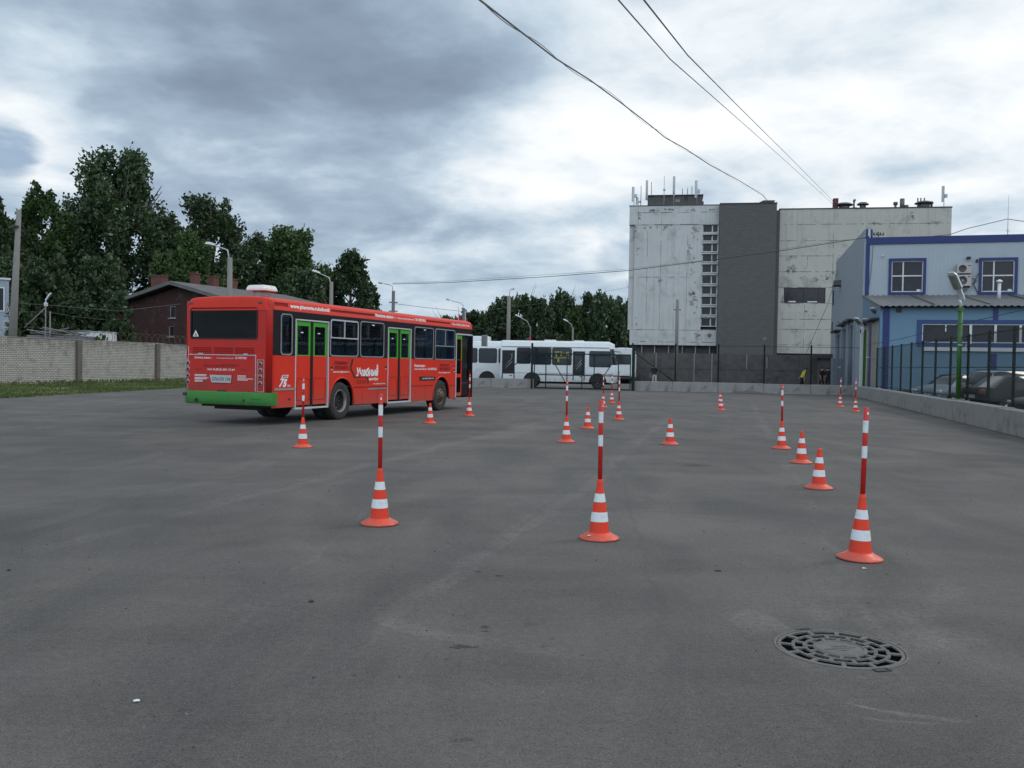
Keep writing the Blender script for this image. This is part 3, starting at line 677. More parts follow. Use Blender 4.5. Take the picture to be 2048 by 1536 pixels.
# window frames + panes
for k, (a, b, c, d) in enumerate(WIN):
    wn = MB().mesh(plate2d(rrect(a - .02, b - .02, c + .02, d + .02, .10), [rrect(a + .012, b + .012, c - .012, d - .012, .08)], .012), SIDE(-.002), 'vent_grey' if k in (0, 2, 3) else 'alu').build('window', bus)
    g = MB(); g.box(a, c, .012, .016, b, d, 'bus_glass'); g.build('pane', wn)
    if k == 1: g = MB(); g.box(a, c, -.012, .01, 2.155, 2.185, 'white_trim'); g.box(3.17, 3.20, -.014, .008, 2.185, d - .01); g.mesh(plate2d(rrect(a - .004, 2.16, c + .004, d + .004, .08), [rrect(a + .022, 2.18, c - .022, d - .022, .06)], .012), SIDE(.004), 'white_trim'); g.build('sliding_frame', wn)
    if k == 4: g = MB(); g.box(a, c, -.012, .01, 2.10, 2.13, 'alu'); g.box(9.27, 9.30, -.012, .008, 2.13, d - .01); g.build('sliding_frame', wn)
    if k in (2, 3): g = MB(); g.box((a + c) / 2 - .03, (a + c) / 2 + .10, -.006, .0, 2.575, 2.60, 'decal_white'); g.build('sticker', wn)
    if k == 0: g = MB(); g.mesh(plate2d(rrect(.44, 1.72, .82, 2.62, .07), [rrect(.46, 1.74, .80, 2.60, .05)], .01), SIDE(.002), 'rubber'); g.build('inner_frame', wn)
# left side panes
g = MB(); g.box(.4, 11.2, W - .02, W - .014, 1.72, 2.62, 'bus_glass'); g.build('left_glazing', bus)
# doors
def leaf(s0, s1, z0, z1, parent, handle):
    g = MB(); g.box(s0, s1, .02, .05, z0, 1.68, 'bus_red', .006)
    g.mesh(plate2d(rrect(s0 + .05, z0 + .12, s1 - .05, 1.12, .02), [rrect(s0 + .058, z0 + .128, s1 - .058, 1.112, .015)], .004), SIDE(-.018), 'groove')
    g.mesh(plate2d(rect(s0, 1.68, s1, z1), [rrect(s0 + .075, 1.70, s1 - .075, z1 - .11, .02)], .03), SIDE(-.05), 'door_green')
    lf = g.build('door_leaf', parent)
    g = MB(); g.box(s0 + .07, s1 - .07, .032, .036, 1.69, z1 - .1, 'bus_glass'); g.build('pane', lf)
    g = MB(); g.tube([(s1 - .14, .055, 2.0), (s1 - .34, .06, 1.70)] if handle else [(s0 + .3, .055, 2.4), (s0 + .3, .055, 2.0)], .012, 'alu', 6); g.box(s0 + .2, s0 + .3, .015, .02, 2.24, 2.265, 'decal_white'); g.build('grab_handle', lf)
for (a, b) in DOOR[:2]:
    dr = MB()
    dr.box(a, a + .032, -.012, .05, .40, 2.58, 'white_trim'); dr.box(b - .032, b, -.012, .05, .40, 2.58); dr.box(a + .045, b - .045, -.012, .05, 2.545, 2.58); dr.box(a, b, -.015, .06, .355, .398, 'white_trim')
    d_ = dr.build('door', bus); mid = (a + b) / 2
    leaf(a + .055, mid - .055, .45, 2.53, d_, False); leaf(mid + .055, b - .055, .45, 2.53, d_, True)
    g = MB(); g.box(mid - .055, mid + .055, .012, .05, .42, 2.54, 'bus_black'); g.build('rubber_seal', d_)
a, b = DOOR[2]
dr = MB(); dr.box(a, a + .045, -.010, .05, .40, 2.56, 'white_trim'); dr.box(a, b, -.010, .05, 2.53, 2.575); dr.box(a, b, -.02, .10, .34, .38, 'alu')
d_ = dr.build('door', bus)
g = MB(); g.mesh(plate2d(rect(10.16, .45, 10.62, 2.52), [rrect(10.22, 1.20, 10.56, 2.38, .02), rrect(10.22, .56, 10.56, 1.08, .02)], .03), SIDE(-.05), 'bus_red')
g.mesh(plate2d(rect(10.158, 1.67, 10.622, 2.522), [rrect(10.21, 1.68, 10.57, 2.39, .01)], .034), SIDE(-.052), 'door_green'); lf = g.build('door_leaf', d_)
g = MB(); g.box(10.2, 10.58, .034, .038, .55, 2.4, 'bus_glass_dark'); g.build('pane', lf)
g = MB(); g.mesh(plate2d(rect(10.74, .45, 11.36, 2.50), [rrect(10.80, 1.0, 11.30, 2.42, .02)], .03), SIDE(-.10), 'bus_black'); g.box(10.8, 11.3, .12, .13, .5, 1.0, 'bus_black'); lf = g.build('open_leaf', d_)
g = MB(); g.box(10.81, 11.29, .085, .089, 1.01, 2.41, 'bus_glass'); g.build('pane', lf)
g = MB(); g.box(11.38, L - .02, .0, .08, .38, 2.74, 'bus_black'); g.box(L - .10, L - .03, .0, .1, .5, 2.74); g.box(L - .10, L - .03, 2.4, 2.5, .5, 2.74); g.box(L - .12, L - .04, 1.2, 1.26, 1.3, 2.74); g.build('front_pillar', bus)
g = MB(); g.box(L - .07, L - .062, .05, 2.45, 1.34, 2.72, 'bus_glass'); g.build('windscreen', bus)
# trim strips / panel gaps
g = MB(); g.box(.16, 1.0, -.014, .0, .835, .885, 'vent_grey'); g.box(2.44, 2.50, -.004, .0, .84, .86); g.box(3.67, 5.5, -.006, .0, .845, .862, 'decal_dark'); g.box(4.4, 5.45, -.012, .0, .775, .815, 'vent_grey'); g.box(6.93, 8.44, -.006, .0, .825, .842, 'decal_dark'); g.box(9.64, 10.09, -.006, .0, .81, .825)
g.build('rub_strip', bus)
g = MB(); g.box(4.12, 4.126, -.003, .0, .38, .84, 'groove'); g.box(4.95, 4.956, -.003, .0, .38, .77); g.box(7.9, 7.906, -.003, .0, .38, .82); g.box(8.48, 8.484, -.003, .0, .86, 1.66); g.box(3.42, 3.425, -.003, .0, 1.2, 1.66); g.box(.145, .151, -.003, .0, .8, 1.66); g.box(7.25, 7.28, -.003, .0, .60, .65); g.box(.72, .80, -.003, .0, .585, .64); g.build('panel_marks', bus)
for s_, z_ in ((2.55, 1.36), (5.36, 1.38), (9.88, 1.42), (9.95, 1.30)):
    g = MB(); g.box(s_, s_ + .07, -.016, .0, z_, z_ + .06, 'lamp_dark', .008); g.box(s_, s_ + .07, -.004, .0, z_ - .03, z_ - .014, 'decal_white'); g.build('side_marker', bus)
# green bumper
g = MB()
secs = []
for z, k in ((.47, .55), (.50, .95), (.60, 1), (.76, 1), (.785, .9)):
    c = [(.26, -.02), (.10, -.035), (-.02, .02), (-.075, .15), (-.085, .45), (-.085, 2.05), (-.075, 2.35), (-.02, 2.48), (.10, 2.535), (.26, 2.52)]
    secs.append([(x + (1 - k) * .06, y, z + .0) for x, y in c])
g.loft(secs, 'bus_green', closed=False, smooth=True); bp = g.build('bumper', bus)
g = MB(); g.lathe([(.055, -.095), (.055, -.075), (.04, -.08), (.001, -.07)], 'decal_dark', 14, (0, 2.08, .56), 'x'); g.build('exhaust_hole', bp)
g = MB(); g.lathe([(.03, -.095), (.03, -.08), (.001, -.085)], 'decal_dark', 12, (0, .68, .59), 'x'); g.box(-.092, -.08, .2, .5, .628, .632); g.build('tow_cover', bp)
g = MB(); g.box(-.06, .04, 2.40, 2.53, .66, .74, 'lamp_dark', .01); g.build('corner_lamp', bp)
# rear hatch, louvers, lamps
RM = Matrix(((0, 0, -1, 0.0), (-1, 0, 0, 0), (0, 1, 0, 0), (0, 0, 0, 1)))   # u -> -y , w -> -x
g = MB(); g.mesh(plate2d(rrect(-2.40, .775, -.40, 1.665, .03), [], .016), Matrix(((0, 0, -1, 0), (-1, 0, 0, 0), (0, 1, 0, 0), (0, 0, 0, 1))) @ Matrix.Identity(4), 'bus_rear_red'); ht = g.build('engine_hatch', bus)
g = MB(); g.box(-.021, -.0, .40, 2.40, 1.655, 1.672, 'white_trim'); g.box(-.021, 0, .395, .407, .80, 1.66); g.box(-.021, 0, 2.393, 2.405, 1.30, 1.86); g.box(-.024, 0, .62, .76, 1.675, 1.70, 'alu'); g.box(-.024, 0, 1.95, 2.1, 1.675, 1.70)
g.box(-.02, 0, 1.22, 1.52, .782, .81, 'decal_dark'); g.build('hatch_trim', ht)
for y0 in (.45, 1.08, 1.72):
    g = MB()
    for z in (1.71, 1.755, 1.80, 1.845): g.loft([[(.0, y0, z), (-.014, y0, z - .008), (-.003, y0, z - .022)], [(.0, y0 + .56, z), (-.014, y0 + .56, z - .008), (-.003, y0 + .56, z - .022)]], 'bus_rear_red', smooth=False); g.box(-.003, .0, y0, y0 + .56, z - .032, z - .023, 'groove')
    g.build('louver', bus)
for y0 in (.28, 2.50):
    g = MB(); ya, yb = (.17, .36) if y0 < 1 else (2.405, 2.445)
    g.mesh(plate2d(rect(-yb, .80, -ya, 1.56), [rect(-yb + .008, .808, -ya - .008, 1.552)], .006), RM, 'white_trim'); tl = g.build('lamp_column', bus)
    for z in (1.46, 1.31, 1.155, 1.0):
        c = (0, .27 if y0 < 1 else 2.415, z); g = MB(); g.lathe([(.058, .0), (.058, -.015), (.05, -.02)], 'alu', 20, c, 'x'); q = g.build('tail_lamp', tl)
        g = MB(); g.lathe([(.046, -.019), (.035, -.030), (.001, -.034)], 'lamp_red' if z < 1.4 else 'lamp_dark', 20, c, 'x'); g.build('lens', q)
for y0 in (.24, 2.28):
    g = MB(); g.box(-.022, .02, y0, y0 + .11, 2.88, 2.935, 'lamp_dark', .01); g.build('clearance_lamp', bus)
# plate
g = MB(); g.mesh(plate2d([(-1.78, 1.24), (-1.10, 1.24), (-1.08, 1.17), (-1.10, .985), (-1.69, .985), (-1.76, 1.17)], [], .012), RM @ Matrix.Translation((0, 0, .016)), 'bus_rear_red')
g.mesh(plate2d([(-1.735, 1.175), (-1.09, 1.175), (-1.105, .995), (-1.68, .995)], [], .006), RM @ Matrix.Translation((0, 0, .026)), 'plate_bg'); lp = g.build('licence_plate', bus)
lettering('plate_text', 'О761ЕК 178', -1.66, -1.12, 1.035, 1.125, RM @ Matrix.Translation((0, 0, .030)), 'decal_dark', lp)
g = MB()
for y0, rows in ((2.20, ((1.175, .36), (1.145, .36), (1.10, .42), (1.075, .36), (1.04, .24), (1.015, .24))), (.92, ((1.17, .24), (1.14, .25), (1.10, .45), (1.07, .30)))):
    for z, ln in rows:
        y = y0
        if z in (1.10, 1.04): g.build('small_print', ht); g = MB()
        while y > y0 - ln: wd = random.uniform(.02, .06); g.box(-.0205, -.016, max(y - wd, y0 - ln), y, z - .008, z + .006, 'decal_white'); y -= wd + .004
    g.build('small_print', ht); g = MB()
g.b.free()
RT = RM @ Matrix.Translation((0, 0, .014))
lettering('slogan', 'Измени жизнь –', -2.21, -1.66, 1.565, 1.615, RT, 'decal_white', ht, .3, .012)
lettering('slogan', 'получи новую профессию', -1.56, -1.04, 1.567, 1.597, RT, 'decal_white', ht, .2, .006)
lettering('slogan', 'ЗА МЕСЯЦ!', -1.0, -.66, 1.56, 1.62, RT, 'decal_white', ht, .3, .015)
lettering('school_name', 'Автошкола ПИТЕРАВТО', -1.94, -.87, 1.375, 1.44, RT, 'decal_darkred', ht, .3, .004)
lettering('phone_number', 'тел: 8 (812) 622-15-64', -1.82, -1.0, 1.27, 1.335, RT, 'decal_white', ht, .25, .014)
lettering('chevrons', '› › ›', -2.16, -1.98, 1.285, 1.335, RT, 'decal_darkred', ht, 0, .02); lettering('chevrons', '‹ ‹ ‹', -.84, -.66, 1.285, 1.335, RT, 'decal_darkred', ht, 0, .02)
lettering('chevrons', '› › ›', -2.36, -2.25, 1.57, 1.61, RT, 'decal_darkred', ht, 0, .02); lettering('chevrons', '‹ ‹ ‹', -.62, -.48, 1.57, 1.61, RT, 'decal_darkred', ht, 0, .02)
# side lettering
SM = SIDE(.0)
def st(name, body, u0, u1, v0, v1, m, sh=.0, bo=.0): return lettering(name, body, u0, u1, v0, v1, SM, m, body_o, sh, bo)
body_o = bus
COVE = Matrix(((1, 0, 0, 0), (0, .23, -1, .012 - .23 * 2.80), (0, 1, 0, 0), (0, 0, 0, 1)))
lettering('web_address', 'www.piteravto.ru/school/', .79, 2.50, 2.80, 2.93, COVE, 'decal_white', bus, 0, .03)
lettering('slogan', 'Измени жизнь –', 4.82, 6.0, 2.835, 2.93, COVE, 'decal_white', bus, 0, .03)
lettering('slogan', 'получи новую профессию', 6.08, 7.15, 2.835, 2.895, COVE, 'decal_white', bus, 0, .01)
lettering('slogan', 'ЗА МЕСЯЦ!', 7.22, 7.90, 2.83, 2.93, COVE, 'decal_white', bus, 0, .03)
lettering('phone_number', 'тел. 8 (812) 622-15-64', 9.83, 11.22, 2.82, 2.90, COVE, 'decal_white', bus, 0, .02)
st('school_name', 'Автошкола', 2.72, 3.34, 1.47, 1.58, 'decal_darkred', .2, .02)
st('school_name', 'ПИТЕРАВТО', 2.72, 3.38, 1.335, 1.44, 'decal_darkred', .1, .02)
st('email', 'Email: school@piteravto.ru', 2.66, 3.44, 1.245, 1.30, 'decal_white', 0, .02)
st('big_word', 'Учебный', 3.80, 4.98, 1.15, 1.40, 'decal_white', .25, .045)
st('small_word', 'автобус', 4.46, 4.98, 1.015, 1.115, 'decal_white', .3, .03)
st('phone_number', 'тел. 8 (812) 622-15-64', 4.70, 5.36, .91, .955, 'decal_white', 0, .015)
g = MB()
g.mesh(plate2d([(4.89, 1.415), (4.86, 1.455), (4.915, 1.455), (4.92, 1.53), (4.945, 1.455), (4.97, 1.45), (4.94, 1.41)], [], .002), SIDE(.004), 'decal_white'); g.build('spire_mark', bus)
g = MB(); g.mesh(plate2d([(3.56, 1.62), (3.47, 1.37), (3.70, 1.115), (4.33, 1.115), (4.41, 1.00), (4.37, .95), (4.43, .95), (4.47, 1.00), (4.38, 1.14), (3.745, 1.14), (3.545, 1.37), (3.65, 1.62)], [], .002), SIDE(.003), 'decal_dark')
for k in range(6): x = 3.82 + k * .088; g.mesh(plate2d([(x, .945), (x + .035, 1.00), (x, 1.06), (x + .022, 1.06), (x + .06, 1.00), (x + .022, .945)], [], .002), SIDE(.003), 'decal_dark')
g.build('arrow_outline', bus)
st('slogan', 'Измени жизнь –', 7.14, 7.93, 1.42, 1.505, 'decal_white', .15, .03)
st('slogan', 'получи новую профессию', 7.14, 8.02, 1.32, 1.385, 'decal_white', .1, .015)
st('slogan', 'ЗА МЕСЯЦ!', 8.07, 8.66, 1.315, 1.40, 'decal_white', .2, .03)
g = MB(); g.mesh(plate2d([(7.46, .995), (7.52, 1.06), (7.46, 1.125), (8.56, 1.115), (8.62, 1.06), (8.56, .995)], [], .002), SIDE(.003), 'decal_dark'); g.build('phone_banner', bus)
lettering('phone_number', 'тел. 8 (812) 622-15-64', 7.66, 8.46, 1.03, 1.085, SM, 'decal_white', bus, 0, .02, lift=.007)
st('school_name', 'Автошкола', 8.88, 9.58, 1.45, 1.55, 'decal_darkred', .2, .02)
st('school_name', 'ПИТЕРАВТО', 8.88, 9.64, 1.315, 1.42, 'decal_darkred', .1, .02)
st('email', 'Email: school@piteravto.ru', 8.82, 9.66, 1.215, 1.265, 'decal_white', 0, .02)
g = MB()
g.mesh(plate2d([(.43, 1.135), (.45, 1.165), (.47, 1.20), (.72, 1.205), (.695, 1.135)], [], .002), SIDE(.003), 'decal_white'); g.build('logo_strip', bus)
lettering('logo_word', 'ПИТЕР', .475, .68, 1.147, 1.192, SM, 'decal_darkred', bus, .3, .02, lift=.007)
st('logo_number', '7', .35, .56, .91, 1.12, 'decal_white', .4, .03)
st('logo_number', '5', .49, .67, .91, 1.105, 'decal_white', .3, .07)
st('logo_word', 'АВТО', .665, .80, .915, .965, 'decal_white', .3, .0)
# roof hatch
hv = MB(); hv.lathe([(.22, 3.05), (.20, 3.28)], 'vent_grey', 20, (1.0, 1.02, 0)); ho = hv.build('roof_vent', bus)
g = MB()
secs = []
for z, k in ((3.255, .9), (3.27, 1), (3.31, 1), (3.38, .90), (3.40, .80)): secs.append([(1.0 + x * k, 1.02 + y * k, z) for x, y in rrect(-.29, -.29, .29, .29, .08)])
g.loft(secs, 'hatch_white', smooth=False); g.build('vent_cap', ho)
# chassis and wheels
g = MB(); g.box(.3, 2.35, .25, 2.25, .40, .95, 'chassis'); g.box(3.75, 8.35, .25, 2.25, .42, .88); g.box(9.7, 11.2, .2, 2.3, .40, .88); g.box(2.35, 9.8, .75, 1.75, .45, .9)
g.box(.35, 1.6, .5, 1.9, .34, .45); g.tube([(.5, 1.3, .38), (1.2, 1.2, .36), (2.0, 1.6, .42)], .05); g.tube([(WH_R, .35, .50), (WH_R, 2.15, .50)], .10); g.tube([(WH_F, .3, .48), (WH_F, 2.2, .48)], .07); g.ball((WH_R, 1.25, .5), .22); g.box(3.8, 5.2, .35, .8, .33, .5); g.box(7.2, 8.2, .4, 1.0, .32, .5)
g.box(2.36, 3.80, .35, 2.15, .95, 1.2); g.box(8.35, 9.7, .35, 2.15, .95, 1.2)
g.build('chassis', bus)
for cx in (WH_R, WH_F):
    for y0, s_ in ((.04, 1), (W - .04, -1)):
        g = MB(); prof = [(.30, .0), (.36, -.012), (.44, -.016), (.485, .0), (.505, .03), (.505, .25), (.48, .285), (.42, .295), (.30, .285)]
        g.lathe([(r, y0 + h * s_) for r, h in prof], 'tyre', 40, (cx, 0, .50), 'y', caps=False)
        if cx == WH_R: g.lathe([(r, y0 + (h + .31) * s_) for r, h in prof], 'tyre', 40, (cx, 0, .50), 'y', caps=False)
        wh = g.build('wheel', bus)
        g = MB()
        if cx == WH_R: g.lathe([(r, y0 + h * s_) for r, h in ((.262, .06), (.25, .17), (.12, .185), (.11, .13), (.06, .12), (.001, .12))], 'chassis', 36, (cx, 0, .50), 'y', caps=False)
        else: g.lathe([(r, y0 + h * s_) for r, h in ((.305, .003), (.29, -.006), (.27, .02), (.24, .03), (.19, -.03), (.13, -.05), (.11, -.09), (.07, -.11), (.001, -.11))], 'rim_rust', 36, (cx, 0, .50), 'y', caps=False)
        if cx == WH_R: g.lathe([(r, y0 + h * s_) for r, h in ((.308, .004), (.295, -.012), (.278, .005), (.262, .06))], 'rim_light', 36, (cx, 0, .50), 'y', caps=False)
        for k in range(10):
            a = 2 * math.pi * k / 10; rr_ = .185 if cx == WH_R else .165; h0 = .18 if cx == WH_R else -.035
            g.lathe([(.017, y0 + h0 * s_), (.013, y0 + (h0 - .035) * s_)], None, 6, (cx + rr_ * math.cos(a), 0, .50 + rr_ * math.sin(a)), 'y')
        if cx == WH_F:
            for k in range(8): a = 2 * math.pi * (k + .5) / 8; g.lathe([(.03, y0 + .012 * s_), (.028, y0 + .006 * s_)], 'chassis', 10, (cx + .222 * math.cos(a), 0, .50 + .222 * math.sin(a)), 'y')
        g.build('rim', wh)
# mirror
g = MB(); g.tube([(L - .05, .1, 2.80), (L + .25, -.05, 2.84), (L + .42, -.20, 2.78), (L + .45, -.24, 2.55)], .022, 'bus_black', 8); mr_ = g.build('mirror_arm', bus)
g = MB(); g.box(L + .38, L + .46, -.36, -.14, 2.18, 2.58, 'vent_grey', .02); g.build('mirror', mr_)

# ------------------------------------------------------------------ concrete barrier blocks
def block(name, label, A, B, h, wd, group, m='concrete_block', seed=0, up_=0.0):
    A, B = Vector((*A, 0)), Vector((*B, 0)); d = B - A; Lb = d.length
    t = MB(); rr = random.Random(seed)
    t.box(.01, Lb - .01, 0, wd, 0, h + rr.uniform(-.012, .012), m, .018)
    o = t.build(name); o.location = A; o.rotation_euler = (0, 0, math.atan2(d.y, d.x)); tag(o, label, 'barrier block', group); return o
CORN = Vector((21.2, 55.3)); NEAR = Vector((13.1, 23.2)); RU = (CORN - NEAR).normalized(); BU = (Vector((1.33, 58.8)) - CORN).normalized()
cuts = [-10.3, -4.7, .56, 5.8, 11.1, 16.2, 20.7, 26.0, (CORN - NEAR).length]
rn = ['right concrete wall block nearest the camera, beyond the frame edge', 'right concrete wall block cut by the right photo edge', 'right wall block with a dark joint under the nearest black car', 'right wall block carrying the foot of the near green lamp post', 'right wall block under the silver car hood', 'right wall block under the middle mesh fence posts', 'right wall block before the blue annex corner', 'last right wall block joining the back barrier at the corner']
for k in range(len(cuts) - 1):
    A = NEAR + RU * cuts[k]; B = NEAR + RU * cuts[k + 1]
    o = block('concrete_block', rn[k], B, A, .64, -.0001 - .42, 'concrete blocks of the right wall', seed=k)
    # width goes away from the yard
    o.data.flip_normals() if False else None
bk_px = [1718, 1622, 1528, 1436, 1345, 1300, 1262]
BL = ['back barrier block at the right corner', 'back barrier block second from the right corner, dark slot on top', 'back barrier block with grey plaster patches', 'back barrier block left of the patched one', 'short back barrier block right of the gate end', 'back barrier block touching the green gate post']
def on_line(P, U, px):
    a = (px - 1024) / FPX - 0.0; # x/y ratio near the horizon
    return P + U * ((a * P.y - P.x) / (U.x - a * U.y))
bp_ = [on_line(CORN, BU, p) for p in bk_px]
for k in range(len(bp_) - 1): block('concrete_block', BL[k], bp_[k + 1], bp_[k], .62, .42, 'concrete blocks of the back barrier', seed=20 + k)
g = MB(); ci = (bp_[2] + bp_[3]) / 2
lf_px = [1066, 982, 905, 830]
lp_ = [on_line(CORN, BU, p) for p in lf_px]
LL = ['concrete block left of the green gate, before the white bus', 'concrete block behind the front door of the red bus', 'concrete block hidden mostly behind the red bus']
for k in range(3): block('concrete_block', LL[k], lp_[k + 1], lp_[k], .62, .42, 'concrete blocks of the back barrier', seed=30 + k)
# plaster patch on the third block
pr = root('plaster_patch', 'dark grey plaster smear along the foot of the patched back barrier block', 'patch', (bp_[3].x, bp_[3].y, 0), math.atan2(-BU.y, -BU.x))
blk = (bp_[2] - bp_[3]).length
for nm, pts in (('smear', [(blk * .25, .02), (blk * .35, .08), (blk * .55, .15), (blk * .68, .19), (blk * .80, .14), (blk * .95, .08), (blk * .98, .02)]), ('drip', [(blk * .36, .40), (blk * .36, .52), (blk * .39, .53), (blk * .39, .42)]), ('drip', [(blk * .36, .22), (blk * .36, .34), (blk * .40, .34), (blk * .39, .22)]), ('drip', [(blk * .73, .2), (blk * .74, .50), (blk * .77, .52), (blk * .78, .22)])):
    MB().mesh(plate2d(pts, [], .004), SIDE(.0005), 'panel_seam').build(nm, pr)

# ------------------------------------------------------------------ mesh fences on the blocks
def fence(name, label, P, U, ss, z0, z1, off, group=None, mesh_=True, ztop=None):
    f = root(name, label, 'fence', (P.x, P.y, 0), math.atan2(U.y, U.x), group)
    for s_ in ss:
        g = MB(); g.box(s_ - .035, s_ + .035, off - .035, off + .035, z0, (ztop or z1) + .04, 'fence_green'); g.box(s_ - .07, s_ + .07, off - .07, off + .07, z0 - .01, z0 + .012); g.build('post', f)
    a, b = min(ss), max(ss)
    g = MB()
    for z in (z0 + .08, z1 - .05, (z0 + z1) / 2): g.box(a, b, off + .036, off + .046, z - .012, z + .012, 'fence_green')
    for k in range(int((b - a) / .9)):
        s_ = a + .45 + .9 * k; g.box(s_ - .012, s_ + .012, off + .03, off + .05, z0 - .02, z0 + .07)
    g.build('rail', f)
    if mesh_: g = MB(); g.box(a, b, off + .038, off + .042, z0 + .05, z1, 'fence_mesh'); g.build('mesh_panel', f)
    return f
ss = [2.0 - 2.6 * 3 + 2.6 * k for k in range(14)]
fence('mesh_fence', 'dark green mesh fence on the right concrete wall in front of the cars', NEAR, RU, ss, .64, 2.80, -.30)
bl_s = [0.12] + [(on_line(CORN, BU, p) - CORN).length for p in (1622, 1528, 1436, 1350, 1264)]
f2 = root('mesh_fence', 'thin dark fence posts on the back barrier before the concrete fence', 'fence', (CORN.x, CORN.y, 0), math.atan2(BU.y, BU.x))
for s_ in bl_s[1:]:
    g = MB(); g.box(s_ - .045, s_ + .045, -.24, -.16, .62, 3.05, 'fence_green'); g.build('post', f2)
g = MB(); g.box(bl_s[1] - 2.9, bl_s[-1], -.205, -.195, 2.92, 2.945, 'fence_green'); g.build('rail', f2)

# ------------------------------------------------------------------ sliding gate
GP = lambda px: on_line(CORN, BU, px)
g0, g1 = GP(1068), GP(1259.5)
gd = (g1 - g0); gl_ = gd.length
gate = root('sliding_gate', 'open frame green steel sliding gate standing before the white buses', 'gate', (g0.x, g0.y - .3, 0), math.atan2(gd.y, gd.x))
sx = lambda px: (GP(px) - g0).length * (1 if px >= 1068 else -1)
g = MB(); t_ = .035
for z in (.06, .92, 2.28): g.box(0, gl_, -t_, t_, z - .035, z + .035, 'gate_frame_green')
g.build('rail', gate)
for px in (1068, 1091, 1133, 1163, 1187, 1235, 1259): s_ = sx(px); g = MB(); g.box(s_ - .03, s_ + .03, -.03, .03, .06, 2.28, 'gate_frame_green'); g.build('upright', gate)
for a, za, b, zb in ((1062, 2.28, 1027, 1.50), (1098, 2.2, 1129, .5), (1233, 2.2, 1200, .62)):
    g = MB(); g.tube([(sx(a), .02, za), (sx(b), .02, zb)], .03, 'gate_frame_green', 6); g.build('brace', gate)
gp = root('gate_post', 'tall thick dark green post at the right end of the sliding gate', 'post', (GP(1265).x, GP(1265).y - .25, 0))
g = MB(); g.box(-.09, .09, -.09, .09, 0, 2.85, 'gate_frame_green', .01); g.build('shaft', gp)
g = MB(); g.tube([(.05, 0, 2.45), (2.55, -.1, .66)], .035, 'gate_frame_green', 6); g.build('brace', gp)
gp = root('gate_post', 'tall dark post at the left end of the sliding gate beside the barrier block', 'post', (GP(1063).x, GP(1063).y - .3, 0))
g = MB(); g.box(-.07, .07, -.07, .07, 0, 2.95, 'gate_frame_green', .01); g.build('shaft', gp)

# ------------------------------------------------------------------ tall panel building
TB = Vector((12.637, 100)); TR = -R(10)
tb = root('tall_building', 'tall weathered white panel building with a grey brick tower and stair windows', 'building', (TB.x, TB.y, 0), TR)
FM = SIDE(0)
g = MB(); holes = [rect(7.88, z, 9.54, z + 11.4 / 10 * 0 + .80) for z in []]
W_Z = [16.30 - 1.135 * k for k in range(10)]      # window bottoms, ten half storeys
g.mesh(plate2d(rect(.60, 5.60, 9.60, 17.05), [rect(7.88, 5.66, 9.54, 17.0)], .3), FM, 'white_panel')      # main field with the stair opening
g.box(-.02, 9.60, -.34, 12, 17.06, 19.10, 'white_panel'); g.box(0.0, .60, .0, 12, 5.60, 17.06, 'white_panel'); g.box(.25, 9.58, -.30, 12, 3.95, 5.59, 'white_panel')
g.box(.6, 7.7, .0, 12, 5.6, 17.05); g.box(9.60 - .04, 9.64, -.0, 12, 3.9, 17.05); g.box(7.7, 9.55, .35, 12, 5.6, 17.05, 'roof_dark')
def wob_line(g, u0, z0, u1, z1, y, wd=.035, n=14, rr=random.Random(5), gapp=.25):
    for k in range(n):
        if rr.random() < gapp: continue
        a, b = k / n, (k + 1) / n; w_ = wd * rr.uniform(.4, 1.5)
        P = lambda t: (u0 + (u1 - u0) * t, z0 + (z1 - z0) * t)
        (x0, y0), (x1, y1) = P(a), P(b)
        if abs(x1 - x0) > abs(y1 - y0): g.box(min(x0, x1), max(x0, x1), y - .008, y + .004, y0 - w_ / 2, y0 + w_ / 2)
        else: g.box(x0 - w_ / 2, x0 + w_ / 2, y - .008, y + .004, min(y0, y1), max(y0, y1))
g.mi('panel_seam')
for z, u0, u1, y in ((18.38, .9, 9.5, -.34), (17.07, 0, 9.5, -.342), (11.35, .05, 7.8, -.30), (5.60, .3, 9.5, -.302), (4.30, .8, 9.3, -.30)): wob_line(g, u0, z, u1, z, y, .05)
for u, z0, z1 in ((2.0, 5.7, 17), (3.46, 5.7, 17), (4.94, 5.7, 17), (6.3, 5.7, 17), (3.46, 17.1, 19), (6.6, 17.1, 19), (.95, 17.1, 19)): wob_line(g, u, z0, u, z1, -.30 if z1 < 17.05 else -.34, .03, 20, gapp=.35)
rr = random.Random(11)
def peel(g, cx, cz, sx_, sz, y, n, m='peel'):
    g.mi(m)
    for _ in range(n):
        x = rr.gauss(cx, sx_ * .45); z = rr.gauss(cz, sz * .45); a = rr.uniform(.03, .19); k = rr.randint(5, 8)
        pts = [(x + a * rr.uniform(.4, 1.3) * math.cos(2 * math.pi * j / k), y - .006, z + a * rr.uniform(.3, 1.1) * math.sin(2 * math.pi * j / k)) for j in range(k)]
        g.loft([pts, [(p[0], y + .004, p[2]) for p in pts]], smooth=False)
for cx, cz, sx_, sz, n in ((7.0, 9.2, .5, 1.5, 60), (7.1, 16.2, .6, .9, 26), (4.0, 16.7, .5, .3, 16), (2.3, 16.8, .6, .15, 7), (6.9, 12.6, .3, 1.2, 14), (3.5, 11.0, .3, .3, 6), (6.4, 14.2, .4, .7, 8), (.95, 6.4, .1, .5, 6), (.65, 16.6, .08, .5, 5), (1.0, 14, .3, .6, 4)): peel(g, cx, cz, sx_, sz, -.30, n)
